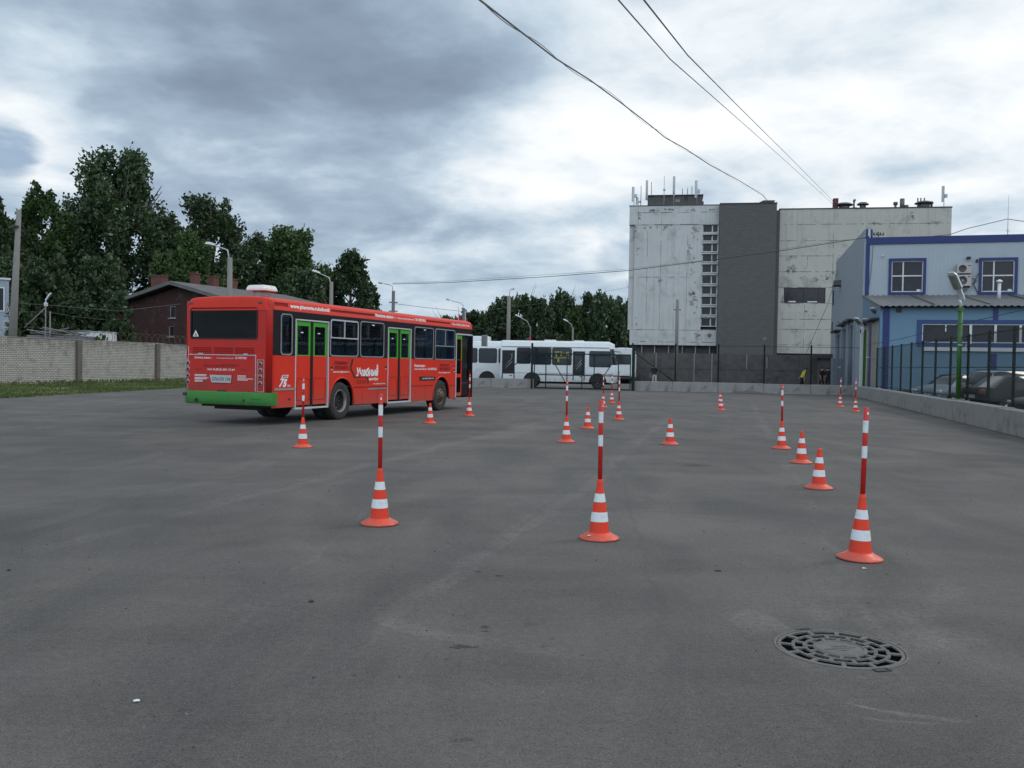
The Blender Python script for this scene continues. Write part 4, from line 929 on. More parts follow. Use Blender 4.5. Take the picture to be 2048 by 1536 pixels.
for cx, cz, sx_, sz, n in ((2.6, 18.62, .7, .10, 14), (4.4, 18.68, .7, .12, 16), (6.3, 18.6, .8, .12, 10), (8.8, 18.6, .6, .15, 12), (1.0, 17.9, .1, .7, 6)): peel(g, cx, cz, sx_, sz, -.34, n)
for cx, cz, sx_, sz, n in ((7.6, 4.95, .35, .35, 26), (8.9, 5.0, .3, .25, 14)): peel(g, cx, cz, sx_, sz, -.30, n)
wl = g.build('white_wing', tb)
# stair windows: ten rows, each a frame with two panes
for k, z in enumerate([16.26, 15.33, 14.18, 13.07, 11.92, 10.70, 9.57, 8.44, 7.33, 6.10]):
    zt = z + (.80 if k != 1 else .78)
    g = MB(); g.mesh(plate2d(rect(7.88, z - .08, 9.54, zt + .05), [rect(7.97, z, 8.86, zt), rect(8.98, z, 9.46, zt)], .12), SIDE(-.02), 'white_frame'); wn = g.build('window', tb)
    g = MB(); g.box(7.97, 8.86, -.0, .03, z, zt, 'window_dark'); g.box(8.98, 9.46, .0, .03, z, zt); g.build('pane', wn)
    if k < 9: g = MB(); g.box(7.84, 9.56, -.36, .1, z - .33, z - .20, 'white_panel'); g.box(7.84, 9.56, -.05, .1, z - .20, z - .09, 'peel'); g.build('sill', wn)
# base strip
g = MB(); g.box(.3, 9.55, .3, 12, 0, 3.94, 'roof_dark'); g.build('ground_floor', tb)
for u in (1.6, 3.0, 4.5, 6.0, 7.4, 8.9): g = MB(); g.box(u - .06, u + .06, -.05, .3, 2.9, 3.9, 'concrete_block'); g.build('fin', tb)
# grey brick stair tower
g = MB(); g.box(9.62, 15.50, -1.2, 6, 0, 19.05, 'tower_brick'); g.box(15.5, 15.95, -.2, 6, 0, 18.5); tw = g.build('stair_tower', tb)
g = MB(); g.box(9.6, 15.54, -1.25, 6, 19.05, 19.17, 'roof_dark'); g.loft([[(13.6, -1.2, 19.15), (15.2, -1.2, 19.15), (15.2, 3, 19.15), (13.6, 3, 19.15)], [(14.1, -1.1, 19.42), (15.3, -1.1, 19.42), (15.3, 3, 19.42), (14.1, 3, 19.42)]]); g.build('parapet', tw)
g = MB(); g.lathe([(.18, -1.203), (.18, -1.19)], 'panel_seam', 14, (14.55, 0, 4.75), 'y'); g.build('flue_mark', tw)
# cream wing
g = MB(); g.box(-.06, 9.66, -.38, 12, 19.10, 19.18, 'roof_dark'); g.build('parapet', wl)
g = MB(); g.mesh(plate2d(rect(15.96, 3.25, 33.15, 18.60), [rect(16.54, 8.64, 20.82, 10.26)], .4), SIDE(-.4), 'cream_panel'); g.box(33.14, 33.15 + .01, 0.4, 12, 3.2, 18.6); g.box(15.96, 33.1, 11.5, 12, 0, 18.6); g.mi('panel_seam')
for z in (17.0, 15.27, 13.65, 11.97, 10.32, 8.60, 6.90, 5.82, 4.16): wob_line(g, 15.98, z, 33.1, z, 0, .055, 46, gapp=.18)
for u, z0, z1 in ((21.5, 10.4, 18.5), (27.1, 13, 18.6), (18.7, 3.3, 8.5), (21.5, 3.3, 8.5), (18.9, 10.3, 13.6), (17.0, 10.3, 13.6)): wob_line(g, u, z0, u, z1, 0, .035, 16, gapp=.4)
for cx, cz, sx_, sz, n in ((17.2, 12.2, .8, .5, 40), (21.3, 11.6, .8, .7, 36), (19.5, 11.2, 1.8, .4, 22), (17.0, 13.4, .8, .2, 14), (29.2, 17.8, .3, .5, 14), (25.5, 17.0, 1.2, .1, 14), (31.5, 17.1, .9, .12, 14), (26.8, 17.4, .3, .4, 6), (19.2, 7.4, .8, .5, 10), (16.4, 9.0, .15, .5, 12), (19, 4.3, 2, .3, 12), (22.5, 13.0, .8, .8, 10), (18, 5.6, .8, .2, 8)): peel(g, cx, cz, sx_, sz, 0, n)
cw = g.build('cream_wing', tb)
g = MB(); g.box(15.9, 33.2, -.04, 12, 18.60, 18.72, 'roof_dark'); g.build('parapet', cw)
g = MB(); g.box(16, 33, .3, 11, 0, 3.24, 'roof_dark'); g.build('ground_floor', tb)
g = MB(); g.mesh(plate2d(rect(16.50, 8.60, 20.86, 10.30), [rect(16.58, 8.68, 17.06, 10.22), rect(17.12, 8.68, 18.6, 10.22), rect(18.68, 8.68, 20.1, 10.22), rect(20.16, 8.68, 20.78, 10.22)], .06), SIDE(-.12), 'roof_dark'); wn = g.build('window', tb)
g = MB(); g.box(16.56, 20.8, .14, .16, 8.66, 10.24, 'window_dark'); g.build('pane', wn)
g = MB(); g.box(17.0, 17.8, .08, .13, 8.72, 8.86, 'white_frame'); g.box(19.0, 20.0, .08, .13, 8.72, 8.84); g.build('sill_clutter', wn)
# penthouse and roof gear (own things)
def on_roof(name, label, cat, build, group=None):
    t = root(name, label, cat, tuple(Vector((TB.x, TB.y, 0))), TR, group); build(t); return t
def ph(t):
    g = MB(); g.box(1.85, 7.85, 2, 8, 19.18, 20.62, 'concrete_dark'); g.box(1.3, 1.86, 2.0, 8, 19.18, 19.6); g.box(7.84, 8.0, 2.2, 8, 19.18, 20.0); g.build('walls', t)
    g = MB(); g.box(1.75, 7.95, 1.9, 8.1, 20.62, 20.72, 'roof_dark'); g.build('roof_slab', t)
    g = MB(); g.box(4.9, 5.4, 1.97, 2.02, 19.9, 20.2, 'concrete_block'); g.build('hatch', t)
on_roof('lift_house', 'low dark rooftop lift house carrying antennas on the tall building', 'lift house', ph)
def ant(label, u, z0, z1, r, kind, y=1.6):
    def b(t):
        g = MB(); g.tube([(u, y, z0), (u, y, z1)], .035, 'vent_metal' if kind == 'rod' else 'antenna', 6); g.build('mast', t)
        if kind == 'panel': g = MB(); g.box(u - .26, u - .06, y - .12, y + .02, z0 + (z1 - z0) * .25, z1 - .02, 'antenna', .03); g.build('antenna_panel', t); g = MB(); g.box(u + .05, u + .32, y - .1, y + .1, z0 + (z1 - z0) * .45, z0 + (z1 - z0) * .62, 'antenna', .03); g.build('radio_box', t)
        if kind == 'tube': g = MB(); g.lathe([(.10, z1 - 2.2), (.13, z1 - 2.15), (.13, z1 - .05), (.10, z1)], 'antenna', 12, (u, y, 0)); g.build('antenna_tube', t)
        if kind == 'dish': g = MB(); g.ball((u + .02, y - .1, z0 + (z1 - z0) * .55), .15, 'antenna', (1, .5, 1)); g.build('dish', t)
    on_roof('antenna_mast', label, 'antenna', b, 'antennas on the tall building roof')
ant('white panel antenna on the left roof corner of the tall building', .42, 19.18, 21.35, 0, 'panel', .3)
ant('short panel antenna beside the left roof corner antenna', .86, 19.18, 20.3, 0, 'panel', .8)
ant('plain thin rod between the corner antennas and the lift house', 1.15, 19.18, 21.5, 0, 'rod', .6)
ant('tall wide panel antenna at the left edge of the lift house', 1.75, 20.1, 22.3, 0, 'tube')
ant('thin rod with a slanting stay at the left part of the lift house', 2.25, 20.3, 22.1, 0, 'rod')
ant('thin rod with a small dish, left of the thick white tube antenna', 3.65, 19.3, 22.75, 0, 'dish')
ant('thick white tube antenna, tallest on the lift house', 4.72, 19.3, 22.7, 0, 'tube')
ant('first of three short rods on the lift house top', 5.65, 20.7, 21.3, 0, 'rod')
ant('second of three short rods on the lift house top', 6.2, 20.7, 21.35, 0, 'rod')
ant('third, tallest of three short rods on the lift house top', 6.68, 20.7, 21.55, 0, 'rod')
ant('panel antenna at the right end of the lift house', 7.25, 19.6, 22.2, 0, 'panel')
ant('white panel antenna at the far right roof end of the cream wing', 32.5, 18.72, 20.95, 0, 'panel', .5)
def vent(label, b): on_roof('roof_vent', label, 'vent', b, 'vents on the cream wing roof')
def cyl(t, nm, u, z0, z1, r, y=1.5, m='vent_metal'): g = MB(); g.lathe([(r, z0), (r, z1)], m, 12, (u, y, 0)); return g.build(nm, t)
def cap(t, u, z, r, h=.3, y=1.5): g = MB(); g.lathe([(r * .3, z + h), (r * .62, z + h * .9), (r, z + h * .25), (r, z), (r * .9, z)], 'vent_metal', 16, (u, y, 0)); g.build('cap', t)
vent('rusty upright square flue at the left of the cream wing vents', lambda t: (lambda g: (g.box(21.6, 22.1, 1.2, 1.8, 18.7, 19.95, 'chimney_brick'), g.build('shaft', t)))(MB()))
vent('wide flat mushroom vent next to the rusty flue', lambda t: (cyl(t, 'shaft', 22.75, 18.7, 19.25, .55), cap(t, 22.75, 19.22, .95, .26)))
vent('thin bent pipe vent between the two mushroom vents', lambda t: (cyl(t, 'shaft', 23.75, 18.7, 19.6, .09), (lambda g: (g.tube([(23.75, 1.5, 19.55), (23.75, 1.5, 19.75), (23.9, 1.5, 19.8)], .12, 'vent_metal'), g.box(23.55, 24.0, 1.3, 1.8, 18.7, 18.98), g.build('head', t)))(MB())))
vent('conical hat vent on a thick stub, fourth from the left', lambda t: (cyl(t, 'shaft', 24.65, 18.7, 19.3, .32), cap(t, 24.65, 19.25, .62, .28)))
vent('small funnel topped pipe vent standing alone', lambda t: (cyl(t, 'shaft', 27.95, 18.7, 19.25, .12), cyl(t, 'funnel', 27.95, 19.2, 19.5, .23)))
vent('plain tall round flue with a low box, right of the funnel vent', lambda t: (cyl(t, 'shaft', 28.62, 18.7, 19.85, .24), (lambda g: (g.box(28.85, 29.2, 1.2, 1.8, 18.7, 19.15, 'vent_metal'), g.build('box', t)))(MB())))
vent('cluster of three thin pipes and a mushroom vent near the right roof end', lambda t: ([cyl(t, 'pipe', u, 18.7, 19.85, .07, 1.2) for u in (30.1, 30.4, 30.75)], cyl(t, 'shaft', 30.8, 18.7, 19.3, .6), cap(t, 30.8, 19.3, .95, .25), cyl(t, 'flue', 31.55, 18.7, 19.55, .12)))

# ------------------------------------------------------------------ concrete panel fence far back
CF0, CF1 = at(1238, 745, 87), at(1672, 745, 84.3)
cd = (CF1 - CF0); cd.z = 0; cl = cd.length
cf = root('concrete_fence', 'dark stained concrete panel fence below the tall building', 'wall', (CF0.x, CF0.y, 0), math.atan2(cd.y, cd.x))
nP = 6
for k in range(nP):
    a, b = cl * k / nP, cl * (k + 1) / nP
    g = MB(); hh = 2.88 + (0.02 if k % 2 else 0); g.box(a + .01, b - .01, 0, .18, 0, hh, 'concrete_dark', .01); g.build('panel', cf)
    g = MB(); g.box(a, b, -.03, -.0, 1.42, 1.50, 'concrete_dark'); g.build('ledge', cf)
for px, z0, z1 in ((1388, .0, 2.9), (1423, .0, 2.9), (1491, 1.5, 2.9), (1530, 1.6, 2.7), (1311, 1.5, 2.9)):
    u = (at(px, 745, 86) - CF0).length; g = MB(); g.box(u - .05, u + .05, -.05, .0, z0, z1, 'concrete_block'); g.build('pale_strip', cf)
yb = root('dark_shed', 'low dark shed roof beside the blue hall under the cream wing', 'shed', (at(1655, 715, 83).x, 82.5, 0), R(-10))
g = MB(); g.box(-.9, 1.3, 0, 1.0, 0, 2.6, 'concrete_dark'); g.build('walls', yb); g = MB(); g.box(-1.4, 1.5, -.3, 1.2, 2.6, 3.0, 'roof_dark'); g.build('roof', yb)

# ------------------------------------------------------------------ blue and grey hall
HC = Vector((23.318, 60.0)); HR = -R(17); HS = R(75)      # front runs to the right, side runs away
hall = root('blue_hall', 'grey and blue metal clad hall with dark blue trim and a low front annex', 'building', (HC.x, HC.y, 0), 0)
hf = Matrix.Rotation(HR, 4, 'Z'); hs = Matrix.Rotation(HS, 4, 'Z')
def hb(g, name, parent=hall, Mx=hf, label=None): g.xform(Mx); return g.build(name, parent, label)
# front wall upper storey
W1 = (1.35, 6.56, 3.60, 8.93); W2 = (6.70, 6.54, 8.92, 8.88); W3 = (12.0, 6.54, 14.2, 8.88)
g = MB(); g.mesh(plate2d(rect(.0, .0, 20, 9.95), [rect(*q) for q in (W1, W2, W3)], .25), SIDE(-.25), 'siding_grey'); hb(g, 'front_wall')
g = MB(); g.box(-.06, 20, -.08, .3, 9.87, 10.33, 'trim_blue'); g.box(-.10, .30, -.10, .02, 10.33, 10.86); g.box(-.08, .16, -.06, .02, 6.5, 9.87); hb(g, 'roof_trim')
g = MB(); g.box(.02, .16, -.13, -.09, 10.42, 10.85, 'white_trim'); g.box(.10, .16, -.14, -.09, 10.3, 10.42); hb(g, 'corner_bracket')
for q in (W1, W2, W3):
    x0, z0, x1, z1 = q
    g = MB(); g.mesh(plate2d(rect(*q), [rect(x0 + .17, z0 + .17, x1 - .17, z1 - .17)], .10), SIDE(-.02), 'trim_blue'); wn = hb(g, 'window')
    g = MB(); a, b, c, d = x0 + .17, z0 + .17, x1 - .17, z1 - .17; mx_ = a + (c - a) * .37; mz = b + (d - b) * .52
    g.mesh(plate2d(rect(a, b, c, d), [rect(a + .06, b + .06, mx_ - .04, mz - .04), rect(mx_ + .04, b + .06, c - .06, mz - .04), rect(a + .06, mz + .04, mx_ - .04, d - .06), rect(mx_ + .04, mz + .04, c - .06, d - .06)], .07), SIDE(-.09), 'white_frame'); hb(g, 'frame', wn)
    g = MB(); g.box(a, c, .10, .11, b, d, 'window_dark'); hb(g, 'pane', wn)
    g = MB(); g.box(a + .3, a + .33, .10 - .02, .10, b + .3, d - .4, 'white_frame') if False else g.box(c - .35, c - .12, .07, .095, b + .06, b + .18, 'white_frame'); hb(g, 'sill_clutter', wn)
# side wall (runs away to the left), stepped parapet
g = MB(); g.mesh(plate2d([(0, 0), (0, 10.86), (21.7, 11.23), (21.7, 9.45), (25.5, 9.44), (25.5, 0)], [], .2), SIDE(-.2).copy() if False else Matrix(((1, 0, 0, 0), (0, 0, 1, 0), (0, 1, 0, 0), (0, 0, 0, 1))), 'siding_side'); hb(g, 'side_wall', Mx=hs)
g = MB(); g.tube([(0, .06, 10.88), (21.7, .06, 11.25), (21.75, .06, 9.48), (25.5, .06, 9.47)], .05, 'roof_dark', 6); hb(g, 'side_coping', Mx=hs)
for z0, z1, u0, u1 in ((7.5, 8.8, 23.2, 23.7), (4.9, 5.95, 23.7, 24.2)): g = MB(); g.box(u0, u1 + .5, .19, .25, z0, z1, 'trim_blue'); hb(g, 'side_window', Mx=hs)
g = MB(); g.box(0.1, 20, .25, 18, 9.9, 10.0, 'roof_dark'); hb(g, 'roof')
# garage doors on the side wall
for u0, u1, zt in ((4.3, 8.3, 4.78), (9.7, 13.2, 4.74), (14.6, 19.0, 4.45)):
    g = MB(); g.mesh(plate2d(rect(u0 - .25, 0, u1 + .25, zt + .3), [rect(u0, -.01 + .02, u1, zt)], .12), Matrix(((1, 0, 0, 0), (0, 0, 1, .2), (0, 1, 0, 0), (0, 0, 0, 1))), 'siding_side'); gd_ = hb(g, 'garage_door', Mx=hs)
    g = MB(); g.box(u0, u1, .19, .23, 0, zt, 'gate_grey'); g.box(u0 + (u1 - u0) * .48, u0 + (u1 - u0) * .52, .23, .25, 0, zt, 'trim_blue'); hb(g, 'door_leaf', gd_, hs)
    g = MB(); g.box(u0 - .25, u1 + .25, .2, .75, zt + .3, zt + .42, 'roof_dark'); hb(g, 'door_hood', gd_, hs)
# annex: front corner 8.9 m before the main front
AX = 8.95; u_side = Vector((math.sin(R(15)), math.cos(R(15)))); A0 = HC - u_side * AX
ham = Matrix.Translation((A0.x - HC.x, A0.y - HC.y, 0)) @ hf; has = Matrix.Translation((A0.x - HC.x, A0.y - HC.y, 0)) @ hs
g = MB(); g.mesh(plate2d(rect(0, 0, 18, 5.15), [rect(2.0, 3.18, 17.2, 4.22)], .2), SIDE(-.2), 'siding_blue'); hb(g, 'annex_front', Mx=ham)
for bx_ in ((-.04, .30, -.05, .05, 0, 5.2), (5.56, 5.82, -.04, .0, 4.44, 5.15), (5.5, 5.8, -.04, .0, 0, 2.6), (11.4, 11.7, -.04, .0, 0, 2.6)): g = MB(); g.box(*bx_, 'trim_blue'); hb(g, 'corner_trim', Mx=ham)
g = MB(); g.mesh(plate2d(rect(1.74, 2.95, 17.4, 4.45), [rect(2.0, 3.18, 17.2, 4.22)], .06), SIDE(-.0), 'trim_blue2'); lw = hb(g, 'ribbon_window', Mx=ham)
g = MB(); g.box(2.0, 17.2, -.02, .06, 4.17, 4.22, 'white_frame'); g.box(2.0, 2.05, -.02, .06, 3.18, 4.17)
for k in range(12): x = 3.18 + 1.23 * k; g.box(x, x + (.06 if k == 0 else .12), -.025, .06, 3.8 if k == 0 else 3.22, 4.17)
g.box(2.0, 17.2, -.03, .06, 3.18, 3.23); hb(g, 'frame', lw, ham)
g = MB(); g.box(2.0, 17.2, .12, .14, 3.18, 4.2, 'window_dark'); hb(g, 'pane', lw, ham)
g = MB(); g.box(2.05, 17.2, -.16, .0, 2.72, 2.93, 'white_frame'); hb(g, 'sill', lw, ham)
g = MB(); g.box(.62, .92, -.04, .0, 4.86, 5.08, 'roof_dark'); hb(g, 'wall_plaque', Mx=ham)
g = MB(); g.box(0, 18, -.06, .0, 0, .5, 'roof_dark'); hb(g, 'plinth', Mx=ham)
# annex side wall with beige gates
g = MB(); g.mesh(plate2d([(0, 0), (0, 5.15), (AX, 6.4), (AX, 0)], [], .2), Matrix(((1, 0, 0, 0), (0, 0, 1, 0), (0, 1, 0, 0), (0, 0, 0, 1))), 'siding_blue'); hb(g, 'annex_side', Mx=has)
for u0, u1 in ((.6, 3.4), (4.6, 7.6)):
    g = MB(); g.box(u0, u1, .19, .24, 0, 4.45, 'gate_beige'); g.box(u0, u1, .24, .25, 2.2, 2.22, 'panel_seam'); gd_ = hb(g, 'garage_door', Mx=has); g = MB(); g.box(u0 - .2, u1 + .2, .2, .6, 4.5, 4.6, 'roof_dark'); hb(g, 'door_hood', gd_, has)
g = MB(); g.box(3.4, 4.6, .195, .24, 0, 4.7, 'trim_blue'); g.box(7.6, 8.7, .195, .24, 0, 4.7); hb(g, 'pilaster', Mx=has)
# corrugated annex roof
secs = []
nx = 440
loc = []
for k in range(nx + 1):
    u = -.25 + 18.5 * k / nx; dz_ = .030 * math.sin(2 * math.pi * u / .33)
    loc.append((u, dz_))
g = MB(); g.mi('roof_sheet')
def lw_pt(u, s_, z): p = Vector((u * math.cos(HR), u * math.sin(HR))) + u_side * s_; return (A0.x - HC.x + p.x, A0.y - HC.y + p.y, z)
g.loft([[lw_pt(u, -.45, 5.20 + d) for u, d in loc], [lw_pt(u, AX, 6.52 + d) for u, d in loc]], 'roof_sheet', closed=False, caps=False)
g.loft([[lw_pt(u, -.45, 5.155 + d) for u, d in loc], [lw_pt(u, AX, 6.475 + d) for u, d in loc]], 'roof_dark', closed=False, caps=False)
g.face([lw_pt(-.25, -.45, 5.05), lw_pt(-.25, AX, 6.38), lw_pt(-.25, AX, 6.55), lw_pt(-.25, -.45, 5.22)], 'roof_sheet'); g.build('annex_roof', hall)
for u_ in (2.6, 5.4, 8.2): g = MB(); g.tube([lw_pt(u_, .0, 5.32), lw_pt(u_, AX * .9, 6.46)], .03, 'roof_dark', 5); g.build('roof_seam', hall)
def hthing(name, label, cat, g, part, Mx=hf, m2=None, group=None):
    t = root(name, label, cat, (HC.x, HC.y, 0), 0, group)
    for nm, gg in ([(part, g)] + (m2 or [])): gg.xform(Mx); gg.build(nm, t)
    return t
def ac(x0, z0, x1, z1, label, n):
    g = MB(); g.box(x0, x1, -.42, -.08, z0, z1, 'ac_body', .02)
    cx, cz = x0 + (x1 - x0) * .38, (z0 + z1) / 2; r = (z1 - z0) * .38
    f = MB(); f.lathe([(r, -.423), (r, -.43), (r * .94, -.43), (r * .94, -.424), (.001, -.424)], 'ac_fan', 24, (cx, 0, cz), 'y')
    for k in range(1, 5): f.lathe([(r * k / 5, -.432), (r * k / 5 + .012, -.432)], 'vent_metal', 24, (cx, 0, cz), 'y', caps=False)
    f.lathe([(.05, -.436), (.001, -.44)], 'white_frame' if n else 'ac_fan', 10, (cx, 0, cz), 'y')
    f2_ = MB(); f2_.box(x1 - .22, x1 - .06, -.425, -.42, z1 - .16, z1 - .10, 'ac_fan')
    b = MB(); b.box(x0 + .05, x0 + .1, -.4, .02, z0 - .08, z0, 'vent_metal'); b.box(x1 - .1, x1 - .05, -.4, .02, z0 - .08, z0)
    if n: b.box(x0 + .08, x1 - .25, -.3, -.02, z0 - .28, z0 - .12)
    hthing('air_conditioner', label, 'air conditioner', g, 'casing', hf, [('fan', f), ('label_panel', f2_), ('bracket', b)], 'air conditioners between the hall windows')
ac(5.36, 7.87, 6.22, 8.48, 'upper air conditioner unit between the two hall windows', 0)
ac(5.38, 7.06, 6.22, 7.78, 'lower air conditioner unit with a bright fan hub between the hall windows', 1)
g = MB(); g.tube([(6.25, -.1, 7.6), (6.5, -.08, 7.5), (6.4, -.08, 7.2), (6.7, -.08, 6.6)], .03, 'vent_metal', 6); g.tube([(6.45, -.1, 7.3), (6.65, -.1, 7.9)], .03); g.tube([(6.35, -.1, 7.25), (6.6, -.12, 7.45)], .03); hthing('pipe_bundle', 'short dark pipe bundle right of the air conditioners', 'pipes', g, 'pipe')
g = MB(); g.box(5.95, 6.18, -.25, -.05, 8.80, 8.95, 'decal_dark', .02); b = MB(); b.box(6.02, 6.10, -.06, .02, 8.84, 8.92, 'vent_metal'); hthing('floodlight', 'small dark floodlight above the upper air conditioner', 'light', g, 'head', hf, [('bracket', b)])
g = MB(); g.box(6.50, 6.62, -.2, -.03, 8.58, 8.78, 'decal_dark', .02); b = MB(); b.box(6.54, 6.6, -.06, .02, 8.62, 8.7, 'vent_metal'); hthing('camera', 'tiny dark camera left of the right hall window', 'camera', g, 'head', hf, [('bracket', b)])
g = MB(); g.box(.88, .98, -.12, -.02, 9.05, 9.15, 'white_frame', .01); b = MB(); b.tube([(.93, -.02, 9.1), (1.05, -.02, 9.08)], .01, 'vent_metal', 5); hthing('camera', 'small white camera high left of the left hall window', 'camera', g, 'head', hf, [('cable', b)])
g = MB(); g.tube([(.35, -.03, 9.8), (.30, -.03, 8.5), (.18, -.03, 7.3), (.12, -.03, 6.6)], .012, 'wire', 4); hthing('wall_cable', 'thin dark cable hanging down the hall front by the blue corner trim', 'cable', g, 'cable')
g = MB(); g.box(0, .9, .0, .55, 8.85, 9.3, 'vent_metal', .03); b = MB(); b.box(.05, .85, -.1, .6, 8.78, 8.86, 'decal_dark'); t = hthing('wall_lamp', 'boxy grey floodlight high on the side wall of the hall', 'light', g, 'housing', hs @ Matrix.Translation((16.4, .2, -.2)), [('glass', b)])
p = at(1898 + 100, 590, 54.5)
g = MB(); g.tube([(p.x, p.y, 5.6), (p.x, p.y, 7.05)], .10, 'lamp_body', 10, smooth=True); t = root('vent_pipe', 'white capped vent pipe rising from the corrugated annex roof', 'vent', (0, 0, 0)); g.build('shaft', t); g = MB(); g.lathe([(.17, 7.0), (.17, 7.08), (.05, 7.16)], 'hatch_white', 14, (p.x, p.y, 0)); g.build('cap', t)
# roof mast, insulators, boxes on the main roof
def hroof(px, d): q = at(px, 475, d); return q.x, q.y
x, y = hroof(2015, 66)
t = root('roof_mast', 'tall thin lightning mast on the hall roof at the right photo edge', 'mast', (x, y, 0)); g = MB(); g.tube([(0, 0, 9.9), (0, 0, 12.2), (0, 0, 14.4)], [.04, .03, .015], 'antenna', 6); g.build('rod', t); g = MB(); g.box(-.12, .12, -.02, .02, 11.85, 11.9, 'antenna'); g.build('crossarm', t)
x, y = hroof(1757, 61.5)
t = root('insulator_rack', 'small black crossarm with insulators on the hall roof near the corner', 'insulators', (x, y, 0)); g = MB(); g.tube([(0, 0, 10.2), (0, 0, 10.95)], .03, 'decal_dark', 6); g.box(-.35, .35, -.03, .03, 10.72, 10.77); g.box(-.3, .3, -.03, .03, 10.5, 10.55); g.build('rack', t)
for dx_ in (-.32, -.1, .12, .32): g = MB(); g.lathe([(.04, 10.77), (.05, 10.82), (.03, 10.92)], 'decal_dark', 8, (dx_, 0, 0)); g.build('insulator', t)
x, y = hroof(1811, 64)
t = root('roof_box', 'small grey vent box on the hall roof edge', 'box', (x, y, 0)); g = MB(); g.box(-.2, .2, -.2, .2, 10.25, 10.85, 'vent_metal'); g.build('casing', t); g = MB(); g.box(-.23, .23, -.23, .23, 10.85, 10.9, 'vent_metal'); g.build('lid', t)
x, y = hroof(1863, 64)
t = root('roof_box', 'low white flat box on the hall roof right of the grey vent box', 'box', (x, y, 0)); g = MB(); g.box(-.35, .35, -.2, .2, 10.25, 10.62, 'white_frame', .02); g.build('casing', t); g = MB(); g.box(-.4, .4, -.25, .25, 10.62, 10.66, 'white_frame'); g.build('lid', t)
# metal cabinet before the hall side
p = at(1675, 745, 66)
t = root('metal_cabinet', 'blue grey sheet metal cabinet before the far end of the hall side wall', 'cabinet', (p.x, p.y, 0), R(-8)); g = MB(); g.box(-.42, .42, -.3, .3, 0, 2.42, 'gate_grey', .02); g.build('body', t); g = MB(); g.box(-.05, .15, -.31, -.30, 1.7, 1.8, 'siding_grey'); g.build('tag', t); g = MB(); g.box(-.01, .01, -.305, -.30, .1, 2.35, 'roof_dark'); g.build('door_gap', t)

# ------------------------------------------------------------------ lamps on green posts
def cobra(t, base, tip, wid=.16, hgt=.11, mb='lamp_body'):
    """lamp head from base (bracket end) to tip: shell and glass"""
    b, e = Vector(base), Vector(tip); d = (e - b).normalized(); sdir = d.cross(Vector((0, 0, 1))).normalized(); u = sdir.cross(d)
    secs = []
    for k, (f, wv, hv_) in enumerate(((0, .35, .5), (.08, .5, .8), (.42, .62, .95), (.46, 1, 1.1), (.9, 1, 1.0), (1, .6, .4))):
        c = b + (e - b) * f
        secs.append([c + sdir * x * wid * wv + u * z * hgt * hv_ for x, z in ((-1, 0), (-.8, .7), (-.3, 1), (.3, 1), (.8, .7), (1, 0))])
    g = MB(); g.loft(secs, mb, smooth=False); h_ = g.build('lamp_head', t)
    g = MB(); g.loft([[b + (e - b) * f + sdir * x * wid * wv + u * z for x, z in ((-.85, -.004), (-.6, -hgt * .45), (.6, -hgt * .45), (.85, -.004))] for f, wv in ((.46, .9), (.92, .9))], 'lamp_glass', smooth=False); g.build('glass', h_)
p = NEAR + RU * 7.4
t = root('lamp_post', 'near green lamp post with a big tilted lamp head on the right wall', 'lamp post', (p.x, p.y, 0))
gx = .12
g = MB(); g.tube([(gx, .1, .55), (gx, .1, 3.72)], .075, 'post_green', 12); g.box(gx - .28, gx + .3, -.08, .3, .60, .66, 'concrete_block'); pl_ = g.build('post', t)
g = MB(); g.tube([(gx, .1, 3.70), (gx, .1, 3.90), (gx - .03, .08, 3.98)], .05, 'lamp_body', 8); g.box(gx - .085, gx + .085, .015, .185, 3.60, 3.74, 'post_green'); g.build('bracket', t)
cobra(t, (gx + .08, .10, 3.93), (gx - .52, -.22, 4.86), .17, .13)
g = MB(); g.tube([(gx + .05, 0, 2.35), (gx + .14, 0, 2.36), (gx + .18, 0, 2.5), (gx + .35, 0, 2.53)], .02, 'lamp_body', 6); g.build('hook', t)
g = MB(); g.tube([(gx + .05, -.02, 2.45), (gx - .10, -.02, 2.47)], .02, 'lamp_body', 6); g.build('hook', t)
p = on_line(NEAR, RU, 1724) if False else at(1724, 745, 53.6)
t = root('lamp_post', 'far green lamp post with a pale left half at the barrier corner', 'lamp post', (p.x, p.y, 0))
g = MB(); g.box(0.0, .17, -.08, .08, .55, 3.95, 'post_green'); g.build('post', t); g = MB(); g.box(-.14, -.0, -.08, .08, .55, 4.0, 'lamp_body'); g.build('pale_post_half', t)
g = MB(); g.box(-.14, .02, -.12, .1, 3.75, 4.15, 'lamp_body', .02); g.build('junction_box', t)
g = MB(); g.tube([(.17, -.1, 2.3), (.32, -.1, 2.35), (.45, -.1, 2.34)], .03, 'lamp_body', 6); g.build('hook', t)
cobra(t, (.0, 0, 4.1), (-.62, -.3, 4.62), .2, .13)
for k, (px, d, dz_) in enumerate(((1737, 56, 4.7), (1752, 53.5, 5.2))):
    p = at(px, 700, d); t = root('lamp_bracket', ['grey tilted lamp head by the annex side wall, lower one', 'pale tilted lamp head by the annex side wall, upper one'][k], 'lamp', (p.x, p.y, 0))
    g = MB(); g.tube([(0, 0, .0), (0, 0, dz_ - .4)], .05, 'gate_grey', 8); g.build('pole', t); cobra(t, (0.1, 0, dz_ - .45), (-.45, -.3, dz_ + .02), .2, .13)
